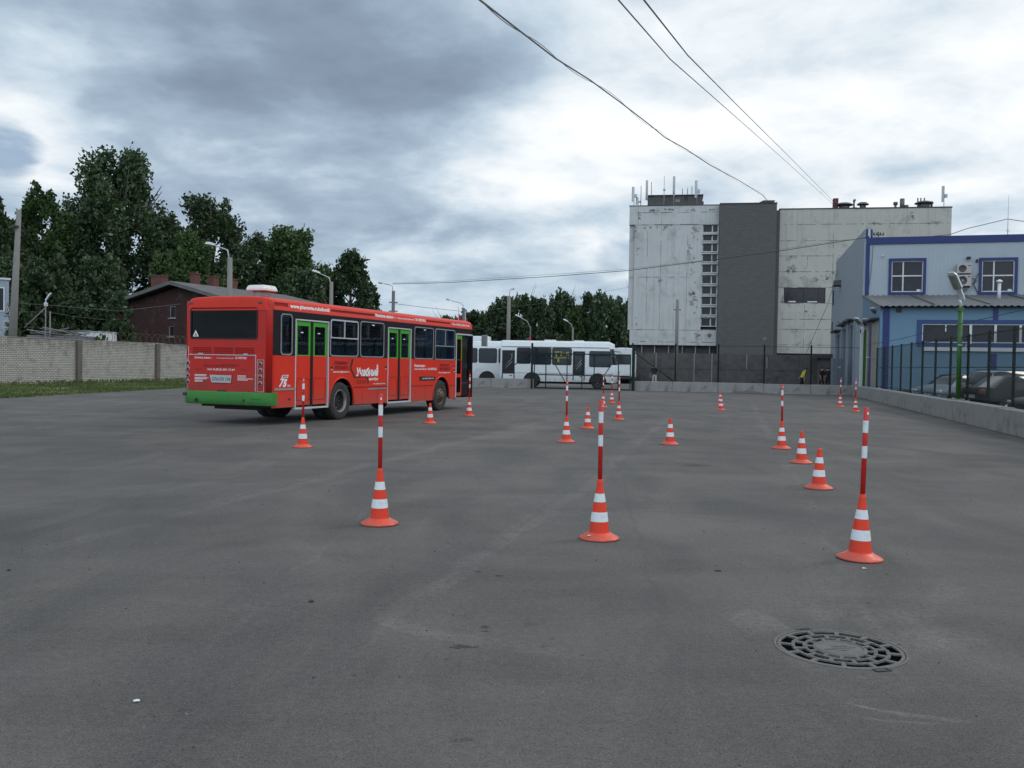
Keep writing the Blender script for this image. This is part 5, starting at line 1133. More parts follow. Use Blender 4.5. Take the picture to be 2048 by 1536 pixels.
for k, (px, d) in enumerate(((1683, 63), (1698, 60))):
    p = at(px, 700, d); t = root('bracket_arm', ['far thin slanting bracket arm above the hall garage doors', 'near thin slanting bracket arm above the hall garage doors'][k], 'bracket', (p.x, p.y, 0))
    g = MB(); g.tube([(0, 0, 0), (0, 0, 4.5)], .03, 'gate_grey', 6); g.build('pole', t); g = MB(); g.tube([(.0, 0, 4.5), (-.35, -.1, 4.95)], .03, 'vent_metal', 6); g.build('arm', t); 

# ------------------------------------------------------------------ utility poles and street lamps
def lamp_pole(label, px, d, py_top, m='concrete_pole', r=.14, head=None, curve=None, arms=0, hl=.8):
    p = at(px, py_top, d); h = p.z
    t = root('street_lamp' if head else 'utility_pole', label, 'street lamp' if head else 'utility pole', (p.x, d, 0), 0, 'street lamps and poles beyond the yard')
    g = MB(); g.tube([(0, 0, 0), (0, 0, h)], [r * 1.25, r], m, 10); g.build('pole', t)
    for k in range(arms): g = MB(); z = h - .9 - k * .7; g.box(-.35, .35, -.04, .04, z - .04, z + .04, 'wire'); g.build('crossarm', t)
    if head:
        q = at(head[0], head[1], d) - Vector((p.x, d, 0)); e = at(head[2], head[3], d) - Vector((p.x, d, 0))
        pts = [Vector((0, 0, h - .3))] + ([at(*c, d) - Vector((p.x, d, 0)) for c in curve] if curve else []) + [q]
        g = MB(); g.tube(pts, .04, 'antenna', 6); a_ = g.build('arm', t)
        cobra(t, q, e, .18, .13)
    return t
lamp_pole('concrete street lamp with a long left arm behind the red bus roof', 460, 50, 515, head=(430, 491, 411, 488), curve=[(455, 500)])
lamp_pole('street lamp among the trees right of the roof hatch', 663, 66, 564, head=(640, 547, 624, 542), curve=[(658, 555)], r=.13)
lamp_pole('street lamp with a curved left arm and crossarms left of the cable', 787, 72, 582, 'wire_grey', .13, head=(770, 568, 756, 565), curve=[(785, 573), (778, 569)], arms=2)
lamp_pole('street lamp with a curved left arm above the front of the red bus', 928, 84, 618, 'wire_grey', .16, head=(904, 602, 892, 598), curve=[(926, 609), (918, 605)], arms=1)
lamp_pole('tall concrete street lamp before the far trees', 1018, 86, 592, r=.17, head=(1021, 580, 1029, 577), curve=[(1019, 584)])
lamp_pole('small leaning street lamp before the far trees right of the tall one', 1146, 100, 655, r=.10, head=(1136, 644, 1126, 639), curve=[(1143, 649)])
lamp_pole('small thin street lamp between the tall lamp and the leaning lamp', 1061, 105, 652, 'wire_grey', r=.06, head=(1043, 636, 1030, 630), curve=[(1055, 643)])
up_ = lamp_pole('concrete utility pole before the white wing of the tall building', 1355, 83, 600, r=.14, arms=1)
g = MB(); zt = at(1355, 600, 83).z; g.lathe([(.05, zt), (.08, zt + .1), (.06, zt + .25)], 'antenna', 8); g.build('insulator', up_)
# leaning concrete pole on the left
a, b = at(38, 420, 49), at(24, 700, 49); dvec = (a - b); base = b - dvec * (b.z / dvec.z)
t = root('utility_pole', 'thick leaning concrete pole behind the brick wall at the left edge', 'utility pole', tuple(base)); g = MB(); g.tube([(0, 0, 0), tuple(a - base)], [.25, .12], 'concrete_pole', 10); g.build('pole', t)
g = MB(); q = a - base - dvec * .12; g.box(q.x - .2, q.x + .1, q.y - .3, q.y + .1, q.z - .05, q.z + .05, 'wire'); g.build('clamp', t)
g = MB(); q = a - base - dvec * .34; 

# ------------------------------------------------------------------ overhead wires
def wire(label, pts, r=.012, m='wire', tw=False, sag=0):
    P = []
    for i in range(len(pts) - 1):
        (x0, y0, d0), (x1, y1, d1) = pts[i], pts[i + 1]
        for k in range(6 if i < len(pts) - 2 else 7):
            f = k / 6; dd = 1 / ((1 - f) / d0 + f / d1); P.append(at(x0 + (x1 - x0) * f, y0 + (y1 - y0) * f, dd))
    t = root('overhead_wire', label, 'wire', (0, 0, 0), 0, 'overhead wires')
    rl = r if not tw else [min(.030, .0085 + .00035 * p.y) for p in P]
    g = MB(); g.tube(P, rl, m, 6); g.build('cable', t)
    if tw: g = MB(); g.tube([p + Vector((.0, 0, (.012 + .0022 * p.y) * math.sin(i * .5))) for i, p in enumerate(P)], .006, m, 5); g.build('carrier_strand', t)
wire('thick twisted cable sagging from the top centre to the brick tower', [(930, -25, 9), (960, 0, 10), (1040, 62, 13), (1110, 116, 17), (1180, 160, 22), (1240, 204, 28), (1300, 250, 37), (1330, 275, 43), (1370, 297, 52), (1420, 330, 66), (1480, 362, 84), (1525, 390, 96), (1538, 405, 99)], .022, 'wire_grey', True)
wire('left one of two thin wires running down to the cream wing roof', [(1215, -30, 12), (1237, 0, 13), (1340, 118, 20), (1440, 206, 31), (1560, 312, 60), (1668, 410, 99.5)], .012, 'wire_grey')
wire('right one of two thin wires running down to the cream wing roof', [(1265, -30, 12), (1288, 0, 13), (1375, 110, 20), (1470, 206, 33), (1580, 315, 62), (1674, 410, 99.5)], .014, 'wire_grey')
wire('long low cable crossing from the curved street lamp to the hall corner', [(785, 582 - 14, 72), (900, 565, 70), (1100, 553, 66), (1258, 541, 64), (1440, 518, 62), (1560, 502, 61), (1733, 475, 60)], .022)
wire('thin second strand above the long low cable', [(785, 566, 72), (900, 562, 70), (1100, 549, 66), (1258, 538, 64), (1440, 517, 62), (1700, 478, 60)], .01, 'wire_grey')
wire('cable looping from the hall roof to the lightning mast', [(1770, 476, 61.5), (1850, 474, 63), (1900, 469, 64), (1935, 457, 65), (2015, 438, 66), (2035, 441, 66), (2080, 447, 66)], .025)
wire('thin guy wire dropping in front of the cream wing', [(1676, 540, 79), (1655, 610, 80), (1608, 716, 82)], .02, 'wire_grey')
wire('faint wire between the two curved street lamps', [(787, 607, 72), (850, 615, 76), (928, 623, 84)], .018)
wire('faint wire from the street lamp towards the tall building', [(928, 626, 84), (1100, 605, 90), (1258, 574, 99)], .012, 'wire_grey')
wire('drooping cable stub on the cream wing face', [(1597, 430, 99), (1612, 440, 98.5), (1625, 458, 98.3), (1680, 470, 97.5)], .02, 'wire_grey')
wire('wire along the mesh fence between the green lamp posts', [(1728, 691, 53), (1800, 678, 40), (1912, 650, 30.2), (2080, 612, 22)], .012, 'wire')

# ------------------------------------------------------------------ white buses beyond the gate
def white_bus(Lb=7.9, Hb=3.2):
    """local X forward, right side faces -Y, origin at rear right ground corner"""
    t = root('bus', 'x', 'bus'); Wb = 2.45; zb = .45
    g = MB()
    def s_(x, k, top):
        P = [(0, zb), (0, 2.55), (.04, 2.80), (.16, Hb - .12), (.45, Hb - .02), (Wb - .45, Hb - .02), (Wb - .16, Hb - .12), (Wb - .04, 2.80), (Wb, 2.55), (Wb, zb)]
        return [(x, Wb / 2 + (y - Wb / 2) * k, zb + (z - zb) * top if z > 2.6 else z) for y, z in P]
    def rib_(x, k=1, top=1, zlo=zb): return [(a, b, max(c, zlo)) for a, b, c in s_(x, k, top)]
    g.loft([rib_(-.0, .94, .985, .95), rib_(.12, .99, 1, .62), rib_(.45, 1, 1, .45), rib_(Lb - .9, 1, 1), rib_(Lb - .58, .99, 1)], 'bus_white', smooth=False)
    g.loft([[(Lb - .60, y, z) for y, z in ((.02, 2.66), (.16, Hb - .13), (.45, Hb - .03), (Wb - .45, Hb - .03), (Wb - .16, Hb - .13), (Wb - .02, 2.66))], [(Lb - .25, y, z) for y, z in ((.14, 2.70), (.24, Hb - .26), (.5, Hb - .2), (Wb - .5, Hb - .2), (Wb - .24, Hb - .26), (Wb - .14, 2.70))]], 'bus_white', smooth=False)
    body_ = g.build('body', t)
    g = MB(); secs = []
    for z, xf in ((.42, -.05), (.6, .05), (1.0, .12), (1.45, .06), (1.62, -.03)):
        secs.append([(Lb - .6, .02, z)] + [(Lb + xf - .22 * (abs(y - Wb / 2) / (Wb / 2)) ** 3, y, z) for y in np.linspace(.04, Wb - .04, 9)] + [(Lb - .6, Wb - .02, z)])
    g.loft(secs, 'bus_white', closed=False, smooth=True)
    for z, w_ in ((.95, .5), (1.05, .55), (1.15, .6)): g.box(Lb + .04, Lb + .13, Wb / 2 - w_, Wb / 2 + w_, z, z + .03, 'rubber')
    g.build('front_mask', t)
    g = MB(); secs = []
    for z, xf in ((1.62, .0), (2.45, -.20), (2.70, -.28)): secs.append([(Lb - .6, .03, z)] + [(Lb + xf - .22 * (abs(y - Wb / 2) / (Wb / 2)) ** 3 - .02, y, z) for y in np.linspace(.06, Wb - .06, 9)] + [(Lb - .6, Wb - .03, z)])
    g.loft(secs, 'bus_pane', closed=False); g.build('windscreen', t)
    g = MB(); g.box(0.1, Lb - .35, -.008, .01, .98, 1.00, 'rubber'); g.box(.1, Lb - .6, -.01, .01, 2.74, 2.765); g.build('side_trim', t)
    def pane(x0, z0, x1, z1, nm='window', split=False, y=-.0, kind='side'):
        Mx = face_map(y + .012 if kind == 'side' else y, kind)
        w_ = MB().mesh(plate2d(rrect(x0 - .04, z0 - .04, x1 + .04, z1 + .04, .12), [], .012), SIDE(-.002), 'rubber').build(nm, t)
        g = MB(); g.mesh(plate2d(rrect(x0, z0, x1, z1, .09), [], .006), SIDE(.011), 'bus_pane'); g.build('pane', w_)
        if split: g = MB(); g.box(x0, x1, -.024, -.012, z0 + (z1 - z0) * .58, z0 + (z1 - z0) * .58 + .03, 'rubber'); g.build('slider_bar', w_)
        return w_
    pane(1.14, 1.64, 2.02, 2.66, split=True); pane(2.16, 1.60, 3.40, 2.68); pane(3.52, 1.60, 4.76, 2.68)
    pane(6.0, 1.50, 7.34, 2.50)
    for x0, x1 in ((.12, .98), (4.88, 5.68)):
        g = MB(); g.mesh(plate2d(rect(x0, .55, x1, 2.50), [], .012), SIDE(-.002), 'rubber'); d_ = g.build('door', t)
        g = MB(); g.box(x0 + .13, x1 - .1, -.018, -.01, 1.15, 2.40, 'bus_pane'); g.build('pane', d_)
        g = MB(); g.box(x0 + .07, x1 - .07, -.02, -.01, .52, .92, 'bus_white'); g.box(x1 - .35, x1 - .15, -.026, -.02, .78, .83, 'rubber'); g.build('step_panel', d_)
        g = MB(); g.tube([(x0 + .2, -.03, 1.45), (x1 - .2, -.03, 1.95), (x1 - .2, -.03, 2.3)], .012, 'white_trim', 5); g.tube([(x0 + .2, -.03, 1.25), (x1 - .18, -.03, 1.75)], .012); g.build('handrail', d_)
    for x0, x1 in ((.30, 1.32), (1.50, 2.72), (2.88, 4.10), (4.26, 5.48), (5.66, 7.0)):
        w_ = MB().mesh(plate2d(rrect(x0 - .04, 1.62, x1 + .04, 2.66, .12), [], .012), face_map(Wb - .002, 'left'), 'rubber').build('window', t)
        g = MB(); g.mesh(plate2d(rrect(x0, 1.66, x1, 2.62, .09), [], .006), face_map(Wb + .011, 'left'), 'bus_pane'); g.build('pane', w_)
    for cx in (2.15, 6.55):
        g = MB(); g.mesh(plate2d([(cx - .58, .44)] + arch(cx, .58, .48, .46) + [(cx + .58, .44)], [], .014), face_map(Wb - .002, 'left'), 'chassis'); g.build('wheel_arch', t)
        g = MB(); g.mesh(plate2d([(cx - .58, .44)] + arch(cx, .58, .48, .46) + [(cx + .58, .44)], [], .014), SIDE(-.002), 'chassis'); g.build('wheel_arch', t)
        for y0, sg in ((.05, 1), (Wb - .05, -1)):
            g = MB(); g.lathe([(r, y0 + h * sg) for r, h in ((.2, .01), (.30, -.0), (.40, .0), (.43, .04), (.43, .24), (.38, .28), (.2, .28))], 'tyre', 24, (cx, 0, .43), 'y'); wh = g.build('wheel', t)
            g = MB(); g.lathe([(r, y0 + h * sg) for r, h in ((.25, -.002), (.23, .02), (.12, .03), (.10, -.02), (.001, -.02))], 'rim_grey', 20, (cx, 0, .43), 'y', caps=False); g.build('rim', wh)
    g = MB(); g.box(.6, Lb - .4, .2, Wb - .2, .30, .60, 'chassis'); g.build('chassis', t)
    # rear
    RB = Matrix(((0, 0, -1, .02), (-1, 0, 0, 0), (0, 1, 0, 0), (0, 0, 0, 1)))
    g = MB(); g.mesh(plate2d(rrect(-1.95, 1.70, -.50, 2.55, .10), [], .03), RB, 'rubber'); rw_ = g.build('rear_window', t)
    g = MB(); g.mesh(plate2d(rrect(-1.90, 1.75, -.55, 2.50, .08), [], .006), Matrix.Translation((-.035, 0, 0)) @ RB, 'bus_pane'); g.build('pane', rw_)
    for y0 in (.22, Wb - .34):
        g = MB(); g.box(-.03, .05, y0, y0 + .12, 1.05, 1.55, 'lamp_red', .01); g.build('tail_lamp', t)
    g = MB(); g.box(-.06, .14, .15, Wb - .15, .62, .92, 'bus_white', .03); g.build('rear_bumper', t)
    g = MB(); g.box(2.9, 3.7, .6, 1.6, Hb - .04, Hb + .06, 'bus_white', .04); g.build('roof_hatch', t)
    g = MB(); g.box(4.9, 5.6, .6, 1.6, Hb - .04, Hb + .04, 'bus_white', .04); g.build('roof_hatch', t)
    for y in (.02, Wb - .02):
        g = MB(); sg = -1 if y < 1 else 1; g.tube([(Lb - .3, y, 2.55), (Lb + .15, y + sg * .15, 2.5), (Lb + .2, y + sg * .18, 2.3)], .018, 'rubber', 6); m_ = g.build('mirror_arm', t); g = MB(); g.box(Lb + .14, Lb + .2, y + sg * .18 - .08, y + sg * .18 + .08, 1.95, 2.32, 'rubber', .015); g.build('mirror', m_)
    for y in (.35, Wb - .35): g = MB(); g.lathe([(.12, Lb + .0), (.11, Lb + .10), (.001, Lb + .13)], 'head_light', 16, (0, y, .82), 'x'); g.build('headlight', t)
    return t
wb = white_bus()
def place_wb(o, px_r, d, yaw, label, y0=0):
    p = at(px_r, 760, d); o.location = (p.x, p.y, 0); o.rotation_euler = (0, 0, yaw); o['label'] = label; o['group'] = 'white buses parked behind the gate'
place_wb(wb, 1000, 61.0, -R(5), 'white bus standing broadside behind the green sliding gate')
b2 = copy_tree(wb); place_wb(b2, 1040, 66.0, math.pi - R(5), 'white bus half hidden behind the front of the red bus')
b3 = copy_tree(wb); place_wb(b3, 1272, 80.5, R(84), 'far white bus seen from behind, right of the broadside white bus')
g = MB(); g.box(2.1, 3.6, .5, 1.9, 3.15, 3.52, 'bus_white', .10); g.build('roof_unit', b2)
g = MB(); g.lathe([(.09, 3.2), (.09, 3.36), (.05, 3.40)], 'flag_red', 10, (1.9, .7, 0)); g.build('beacon', wb)
g = MB(); g.box(3.75, 4.45, .3, .34, 2.25, 2.5, 'yellow_reflection'); 
# reflection of yellow lettering in the third window, painted as thin bars
g.b.free(); g = MB()
for x0, x1, z0, z1 in ((3.60, 4.62, 2.02, 2.07), (3.72, 3.80, 2.12, 2.46), (3.66, 3.98, 2.40, 2.48), (4.05, 4.12, 2.15, 2.5), (4.12, 4.35, 2.32, 2.38), (4.42, 4.60, 2.20, 2.44), (3.86, 3.96, 1.75, 2.0)): g.box(x0, x1, -.028, -.024, z0, z1, 'yellow_reflection')
g.build('reflected_marks', wb)

# red flags by the far street lamp
for k, (px, dd) in enumerate(((917, 80), (931, 80.5))):
    p = at(px, 614 if k == 0 else 622, dd); t = root('red_flag', ['left small red flag above the front of the red bus', 'right small red flag above the front of the red bus'][k], 'flag', (p.x, p.y, 0), 0, 'red flags above the red bus')
    g = MB(); g.tube([(0, 0, 0), (0, 0, p.z)], .03, 'antenna', 6); g.build('flagpole', t)
    g = MB(); g.loft([[(0, 0, p.z - .5), (0, 0, p.z - 1.25)], [(.14, .1, p.z - .7), (.14, .1, p.z - 1.3)], [(.28, -.05, p.z - 1.0), (.28, -.05, p.z - 1.4)]], 'flag_red', closed=False, smooth=True); g.build('cloth', t)

# ------------------------------------------------------------------ cars behind the fence
def car(label, loc, rz, paint, Lc=4.4, wagon=False, hh=1.45):
    t = root('parked_car', label, 'car', loc, rz, 'cars parked by the blue annex')
    wd = .86; body_ = MB()
    # stations: x from rear 0 to front Lc ; z belt/hood line, roof z, half width low, half width roof
    if wagon: st_ = [(0, .82, .82, .74, .6), (.04, .95, 1.0, .80, .62), (.32, .97, hh - .06, .84, .62), (.7, .97, hh, .86, .64), (2.5, .95, hh, .86, .64), (3.05, .93, hh - .16, .86, .60), (3.45, .92, .97, .85, .66), (4.1, .80, .82, .80, .66), (Lc - .02, .62, .64, .70, .6)]
    else: st_ = [(0, .80, .82, .74, .6), (.05, .96, .98, .80, .66), (.45, .98, 1.00, .84, .66), (1.15, .96, hh - .04, .86, .58), (1.6, .96, hh, .86, .6), (2.4, .94, hh, .86, .6), (2.9, .92, hh - .22, .86, .58), (3.3, .91, .95, .85, .66), (4.1, .78, .80, .80, .66), (Lc - .02, .60, .62, .70, .6)]
    secs = []
    for x, zb, zr, w0, w1 in st_:
        secs.append([(x, -w0 * .95, .24), (x, -w0, .50), (x, -w0 * .98, zb), (x, -w1, zr), (x, -w1 * .5, zr + .03), (x, w1 * .5, zr + .03), (x, w1, zr), (x, w0 * .98, zb), (x, w0, .50), (x, w0 * .95, .24)])
    i = body_.mi(paint); gi = body_.mi('bus_pane'); rr_ = [[body_.b.verts.new(p) for p in s_] for s_ in secs]
    for k in range(len(rr_) - 1):
        z0, z1 = st_[k][2] - st_[k][1], st_[k + 1][2] - st_[k + 1][1]
        slope = abs(st_[k][2] - st_[k + 1][2]) > .15 and max(st_[k][2], st_[k + 1][2]) > 1.1
        for j in range(10):
            f = body_.b.faces.new((rr_[k][j], rr_[k][(j + 1) % 10], rr_[k + 1][(j + 1) % 10], rr_[k + 1][j])); f.smooth = j not in (0, 9)
            f.material_index = gi if ((j in (2, 6) and (z0 > .2 and z1 > .2)) or (j in (3, 4, 5) and slope)) else i
    for s_ in (rr_[0][::-1], rr_[-1]): f = body_.b.faces.new(s_); f.material_index = i
    body_.build('body', t)
    for cx in (.85, Lc - .85):
        for y0, sg in ((-.87, 1), (.87, -1)):
            g = MB(); g.lathe([(r, y0 + h * sg) for r, h in ((.18, .0), (.28, -.01), (.315, .03), (.315, .18), (.28, .2), (.18, .2))], 'tyre', 22, (cx, 0, .315), 'y'); wh = g.build('wheel', t)
            g = MB(); g.lathe([(r, y0 + h * sg) for r, h in ((.20, -.012), (.17, .01), (.05, -.01), (.001, -.01))], 'alu', 18, (cx, 0, .315), 'y', caps=False); g.build('rim', wh)
    for y in (-.62, .62):
        g = MB(); g.box(Lc - .28, Lc - .03, y - .16, y + .16, .60, .74, 'head_light', .03); g.build('headlight', t)
        g = MB(); g.box(-.01, .18, y - .13, y + .16, .78, .95, 'tail_light', .03); g.build('taillight', t)
    g = MB(); g.box(-.015, .0, -.26, .26, .62, .74, 'plate_bg'); g.build('number_plate', t); g = MB(); g.box(Lc - .02, Lc + .0, -.26, .26, .38, .50, 'plate_bg'); g.build('number_plate', t)
    for y in (-.9, .9): g = MB(); g.box(Lc - 1.55, Lc - 1.40, y - .08, y + .08, .92, 1.04, paint, .03); g.build('mirror', t)
    if wagon: g = MB(); g.tube([(.5, -.55, hh + .05), (2.4, -.55, hh + .05)], .015, 'rubber', 5); g.tube([(.5, .55, hh + .05), (2.4, .55, hh + .05)], .015); g.build('roof_rail', t)
    return t
# d positions checked against the photo: rows of cars between the wall and the annex
def car_at(px, d): p = at(px, 790, d); return (p.x, p.y, 0)
car('silver car with its hood and headlights towards the mesh fence', (at(1895, 790, 41).x + 3.1, 43.8, 0), R(208), 'car_silver', 4.3, hh=1.42)
car('pale teal estate car behind the black saloon, roof seen above it', (at(1950, 790, 38.5).x, 38.5, 0), R(14), 'car_teal', 4.5, True, 1.62)
car('black saloon car with its tail lamp towards the mesh fence', (at(1948, 790, 33).x, 33.3, 0), R(12), 'car_black', 4.6, hh=1.44)
car('dark car with a number plate at the right photo edge', (at(2004, 790, 27.5).x + 4.3, 26.2, 0), R(172), 'car_dark', 4.3, hh=1.38)

# ------------------------------------------------------------------ people
def person(label, loc, rz, shirt, trousers, bend=0.0, hair='decal_dark', stride=.12, arm=(.1, .1), skin_top=1.46, bag=None):
    t = root('person', label, 'person', loc, rz)
    V = []; E_ = []; Rd = []
    def v(x, y, z, r): V.append((x, y, z)); Rd.append(r); return len(V) - 1
    def chain(a, pts):
        for p in pts: b = v(*p); E_.append((a, b)); a = b
        return a
    c, s_ = math.cos(bend), math.sin(bend)
    def B(x, y, z): dz = z - .95; return (x, y * c - dz * s_ * 1.0, .95 + dz * c + y * s_)
    pel = v(0, 0, .95, .15)
    sp = chain(pel, [(*B(0, 0, 1.15), .14), (*B(0, 0, 1.33), .16), (*B(0, 0, 1.44), .12)])
    chain(sp, [(*B(0, -.02, 1.52), .058), (*B(0, -.03, 1.60), .085), (*B(0, -.03, 1.70), .085)])
    for sg, am in ((-1, arm[0]), (1, arm[1])):
        chain(sp, [(*B(sg * .17, 0, 1.41), .075), (*B(sg * .25, -am, 1.14), .048), (*B(sg * .27, -am * 2.2, .90), .036), (*B(sg * .27, -am * 2.5, .80), .038), (*B(sg * .26, -am * 2.6, .72), .022)])
        st_ = sg * stride
        chain(pel, [(sg * .09, 0, .88, .105), (sg * .10, -st_ * .6, .50, .068), (sg * .10, -st_ * 1.0 + (.05 if st_ < 0 else 0), .09, .045), (sg * .11, -st_ * 1.0 - .14, .04, .035)])
    me = bpy.data.meshes.new('person_body'); me.from_pydata(V, E_, []); o = bpy.data.objects.new('person_body', me); col.objects.link(o)
    sk = o.modifiers.new('s', 'SKIN'); 
    for i, r in enumerate(Rd): me.skin_vertices[0].data[i].radius = (r, r)
    me.skin_vertices[0].data[0].use_root = True
    o.modifiers.new('u', 'SUBSURF').levels = 1
    bpy.context.view_layer.update(); m2 = bpy.data.meshes.new_from_object(o.evaluated_get(bpy.context.evaluated_depsgraph_get())); bpy.data.objects.remove(o)
    g = MB(); g.mesh(m2, Matrix.Identity(4), 'skin'); si, ti, sk_, sh = g.mi(shirt), g.mi(trousers), g.mi('skin'), g.mi('decal_dark')
    inv = lambda p: (p.x, (p.y * c + (p.z - .95) * s_), .95 + (p.z - .95) * c - p.y * s_)
    for f in g.b.faces:
        p = f.calc_center_median(); x, y, z = inv(p); f.smooth = True
        if p.z < .10: k = sh
        elif abs(x) > .19 and z < 1.12: k = sk_
        elif z < .93 or p.z < .9 and abs(x) < .2 and z < 1.0: k = ti
        elif z < 1.48: k = si
        else: k = sk_
        f.material_index = k
    g.build('body', t)
    g = MB(); hc = Vector(B(0, -.015, 1.68)); g.ball(hc + Vector((0, .015, .015)), .105, hair, (.95, 1.05, .95), 8); g.build('hair', t)
    if bag: g = MB(); g.tube([B(-.14, -.13, 1.42), B(0, -.16, 1.2), B(.16, -.12, 1.0)], .02, 'dark_cloth', 6); g.build('shoulder_strap', t)
    return t
p = at(1604, 745, 70); person('person in a yellow shirt bending forward and walking by the concrete fence', (p.x, p.y, 0), R(75), 'yellow_cloth', 'dark_cloth', .42, arm=(.10, -.05), bag=True)
p = at(1656, 745, 68); person('person in dark clothes standing beside the blue grey metal cabinet', (p.x, p.y, 0), R(160), 'dark_cloth', 'dark_cloth', .05)
p = at(1644, 745, 72); person('person in dark clothes farther back, half lost in the shade of the fence', (p.x, p.y, 0), R(20), 'dark_cloth', 'dark_cloth', .02)
p = at(1309, 745, 70); person('person in a black jacket and pale trousers behind the back barrier, left', (p.x, p.y, 0), R(190), 'dark_cloth', 'white_cloth', .15, stride=.06)

# ------------------------------------------------------------------ pale brick wall on the left
WL = Vector((WALL_A.x, WALL_A.y, 0)) - WU * 16
bw_ = root('brick_wall', 'long pale brick boundary wall with dark concrete posts behind the red bus', 'wall', tuple(WL), WANG)
posts = [-3, 3.2, 9.6, 16 - .2, 22.3, 30.2, 38.0, 45, 52]
def tilt(name): pass
for k in range(len(posts) - 1):
    a, b = posts[k], posts[k + 1]
    g = MB(); hh = 2.52 + .05 * math.sin(k * 2.1); g.box(a + .02, b - .02, 0, .25, .0, hh, 'wall_brick'); g.build('wall_panel', bw_)
    g = MB(); g.box(a, b, -.03, .26, hh, hh + .05, 'concrete_block'); g.build('coping', bw_) if k % 2 else g.b.free()
for k, a in enumerate(posts):
    g = MB(); g.box(a - .05, a + .55, -.12, .3, 0, 2.56, 'wall_brick'); g.build('pilaster', bw_)
    g = MB(); g.box(a - .44, a - .06, -.16, .2, 0, 2.50, 'post_dark'); g.build('concrete_post', bw_)
# razor wire coil on the wall
rz_ = root('razor_wire', 'rusty coil of razor wire along the top of the brick wall near the house', 'razor wire', tuple(WL), WANG)
P = [(24 + k * .045, .12 + .30 * math.cos(k * .42), 2.85 + .30 * math.sin(k * .42)) for k in range(360)]
g = MB(); g.tube(P, .012, 'rim_rust', 4, smooth=False); g.build('coil', rz_)
P = [(11 + k * .10, .12 + .22 * math.cos(k * .55), 2.75 + .22 * math.sin(k * .55)) for k in range(120)]
g = MB(); g.tube(P, .010, 'rim_rust', 4, smooth=False); g.build('coil', rz_)
def WP(s_, off=0, z=0): q = WL + WU * s_ + Vector((-WU.y, WU.x, 0)) * off; return (q.x, q.y, z)
for s_, h_, k in ((20.2, 4.0, 'thin post on the brick wall right of the small lamp'),):
    t = root('wire_post', k, 'post', WP(s_, .4)); g = MB(); g.tube([(0, 0, 0), (0, 0, h_ + .1)], .04, 'concrete_pole', 6); g.build('post', t); g = MB(); g.box(-.1, .1, -.02, .02, h_ - .1, h_ - .06, 'wire'); g.build('crossarm', t)
wire('thin wire above the brick wall near the posts', [(30, 606, 48), (97, 610, 50), (140, 614, 52), (240, 622, 56), (360, 608, 66)], .012, 'wire_grey')
wire('lower thin wire above the brick wall', [(34, 624, 48), (97, 624, 50), (140, 632, 52), (215, 640, 56)], .010, 'wire_grey')
# small lamp with stay behind the wall
p = at(91, 660, 54); q = at(91, 612, 54); t = root('yard_lamp', 'small white lamp on a thin post with a slanting stay behind the wall', 'lamp', (p.x, p.y, 0))
g = MB(); g.tube([(0, 0, 0), (0, 0, q.z)], .035, 'concrete_pole', 6); g.build('post', t)
a = at(48, 656, 54); g = MB(); g.tube([(a.x - p.x, 0, a.z), (0, 0, q.z - .1)], .035, 'concrete_pole', 6); g.build('stay', t)
cobra(t, (0, 0, q.z + .3), (.34, .05, q.z + .78), .12, .09); g = MB(); g.box(-.09, .12, -.05, .05, q.z - .02, q.z + .2, 'lamp_body', .02); g.tube([(0, 0, q.z + .1), (0, 0, q.z + .32)], .03); g.build('ballast_box', t)
# railway sign
p = at(16, 626, 50.5); t = root('railway_sign', 'white triangular railway crossing sign above a 20 m plate at the left edge', 'road sign', (p.x, p.y, 0), R(-30))
def tri(r): return [(r * math.cos(R(90 + 120 * k)), r * math.sin(R(90 + 120 * k))) for k in range(3)]
z0 = at(16, 624, 50.5).z
g = MB(); g.tube([(0, .06, 0), (0, .06, z0 + .3)], .04, 'concrete_pole', 6); g.build('post', t)
Mz = SIDE(0) @ Matrix.Translation((0, z0, 0))
g = MB(); g.mesh(plate2d([(x, y * 1.15) for x, y in tri(.44)], [], .02), Mz, 'decal_dark'); g.mesh(plate2d([(x, y * 1.15) for x, y in tri(.36)], [], .006), Mz @ Matrix.Translation((0, 0, .022)), 'sign_white'); pl_ = g.build('warning_plate', t)
g = MB(); Ml = Mz @ Matrix.Translation((0, -.02, .030))
for sh_ in (rect(-.17, -.10, .15, -.02), rect(.04, -.02, .14, .06), rect(-.13, -.02, -.09, .05)): g.mesh(plate2d(sh_, [], .004), Ml, 'sign_black')
for cx in (-.12, -.04, .05, .12): g.mesh(plate2d([(cx + .03 * math.cos(a), -.13 + .03 * math.sin(a)) for a in [k * .785 for k in range(8)]], [], .004), Ml, 'sign_black')
g.mesh(plate2d([(-.13, .06), (-.06, .10), (-.02, .16), (.0, .26), (.035, .24), (.03, .14), (-.01, .08), (-.09, .055)], [], .004), Ml, 'sign_black'); g.build('locomotive_symbol', pl_)
z1 = at(14, 648, 50.5).z
Mz = SIDE(0) @ Matrix.Translation((-.05, z1, 0)); g = MB(); g.mesh(plate2d(rrect(-.40, -.20, .42, .20, .03), [], .02), Mz, 'sign_white'); pl2 = g.build('distance_plate', t)
lettering('distance_text', '20 м', -.26, .26, -.10, .11, Mz, 'sign_black', pl2, 0, .02, lift=.024)
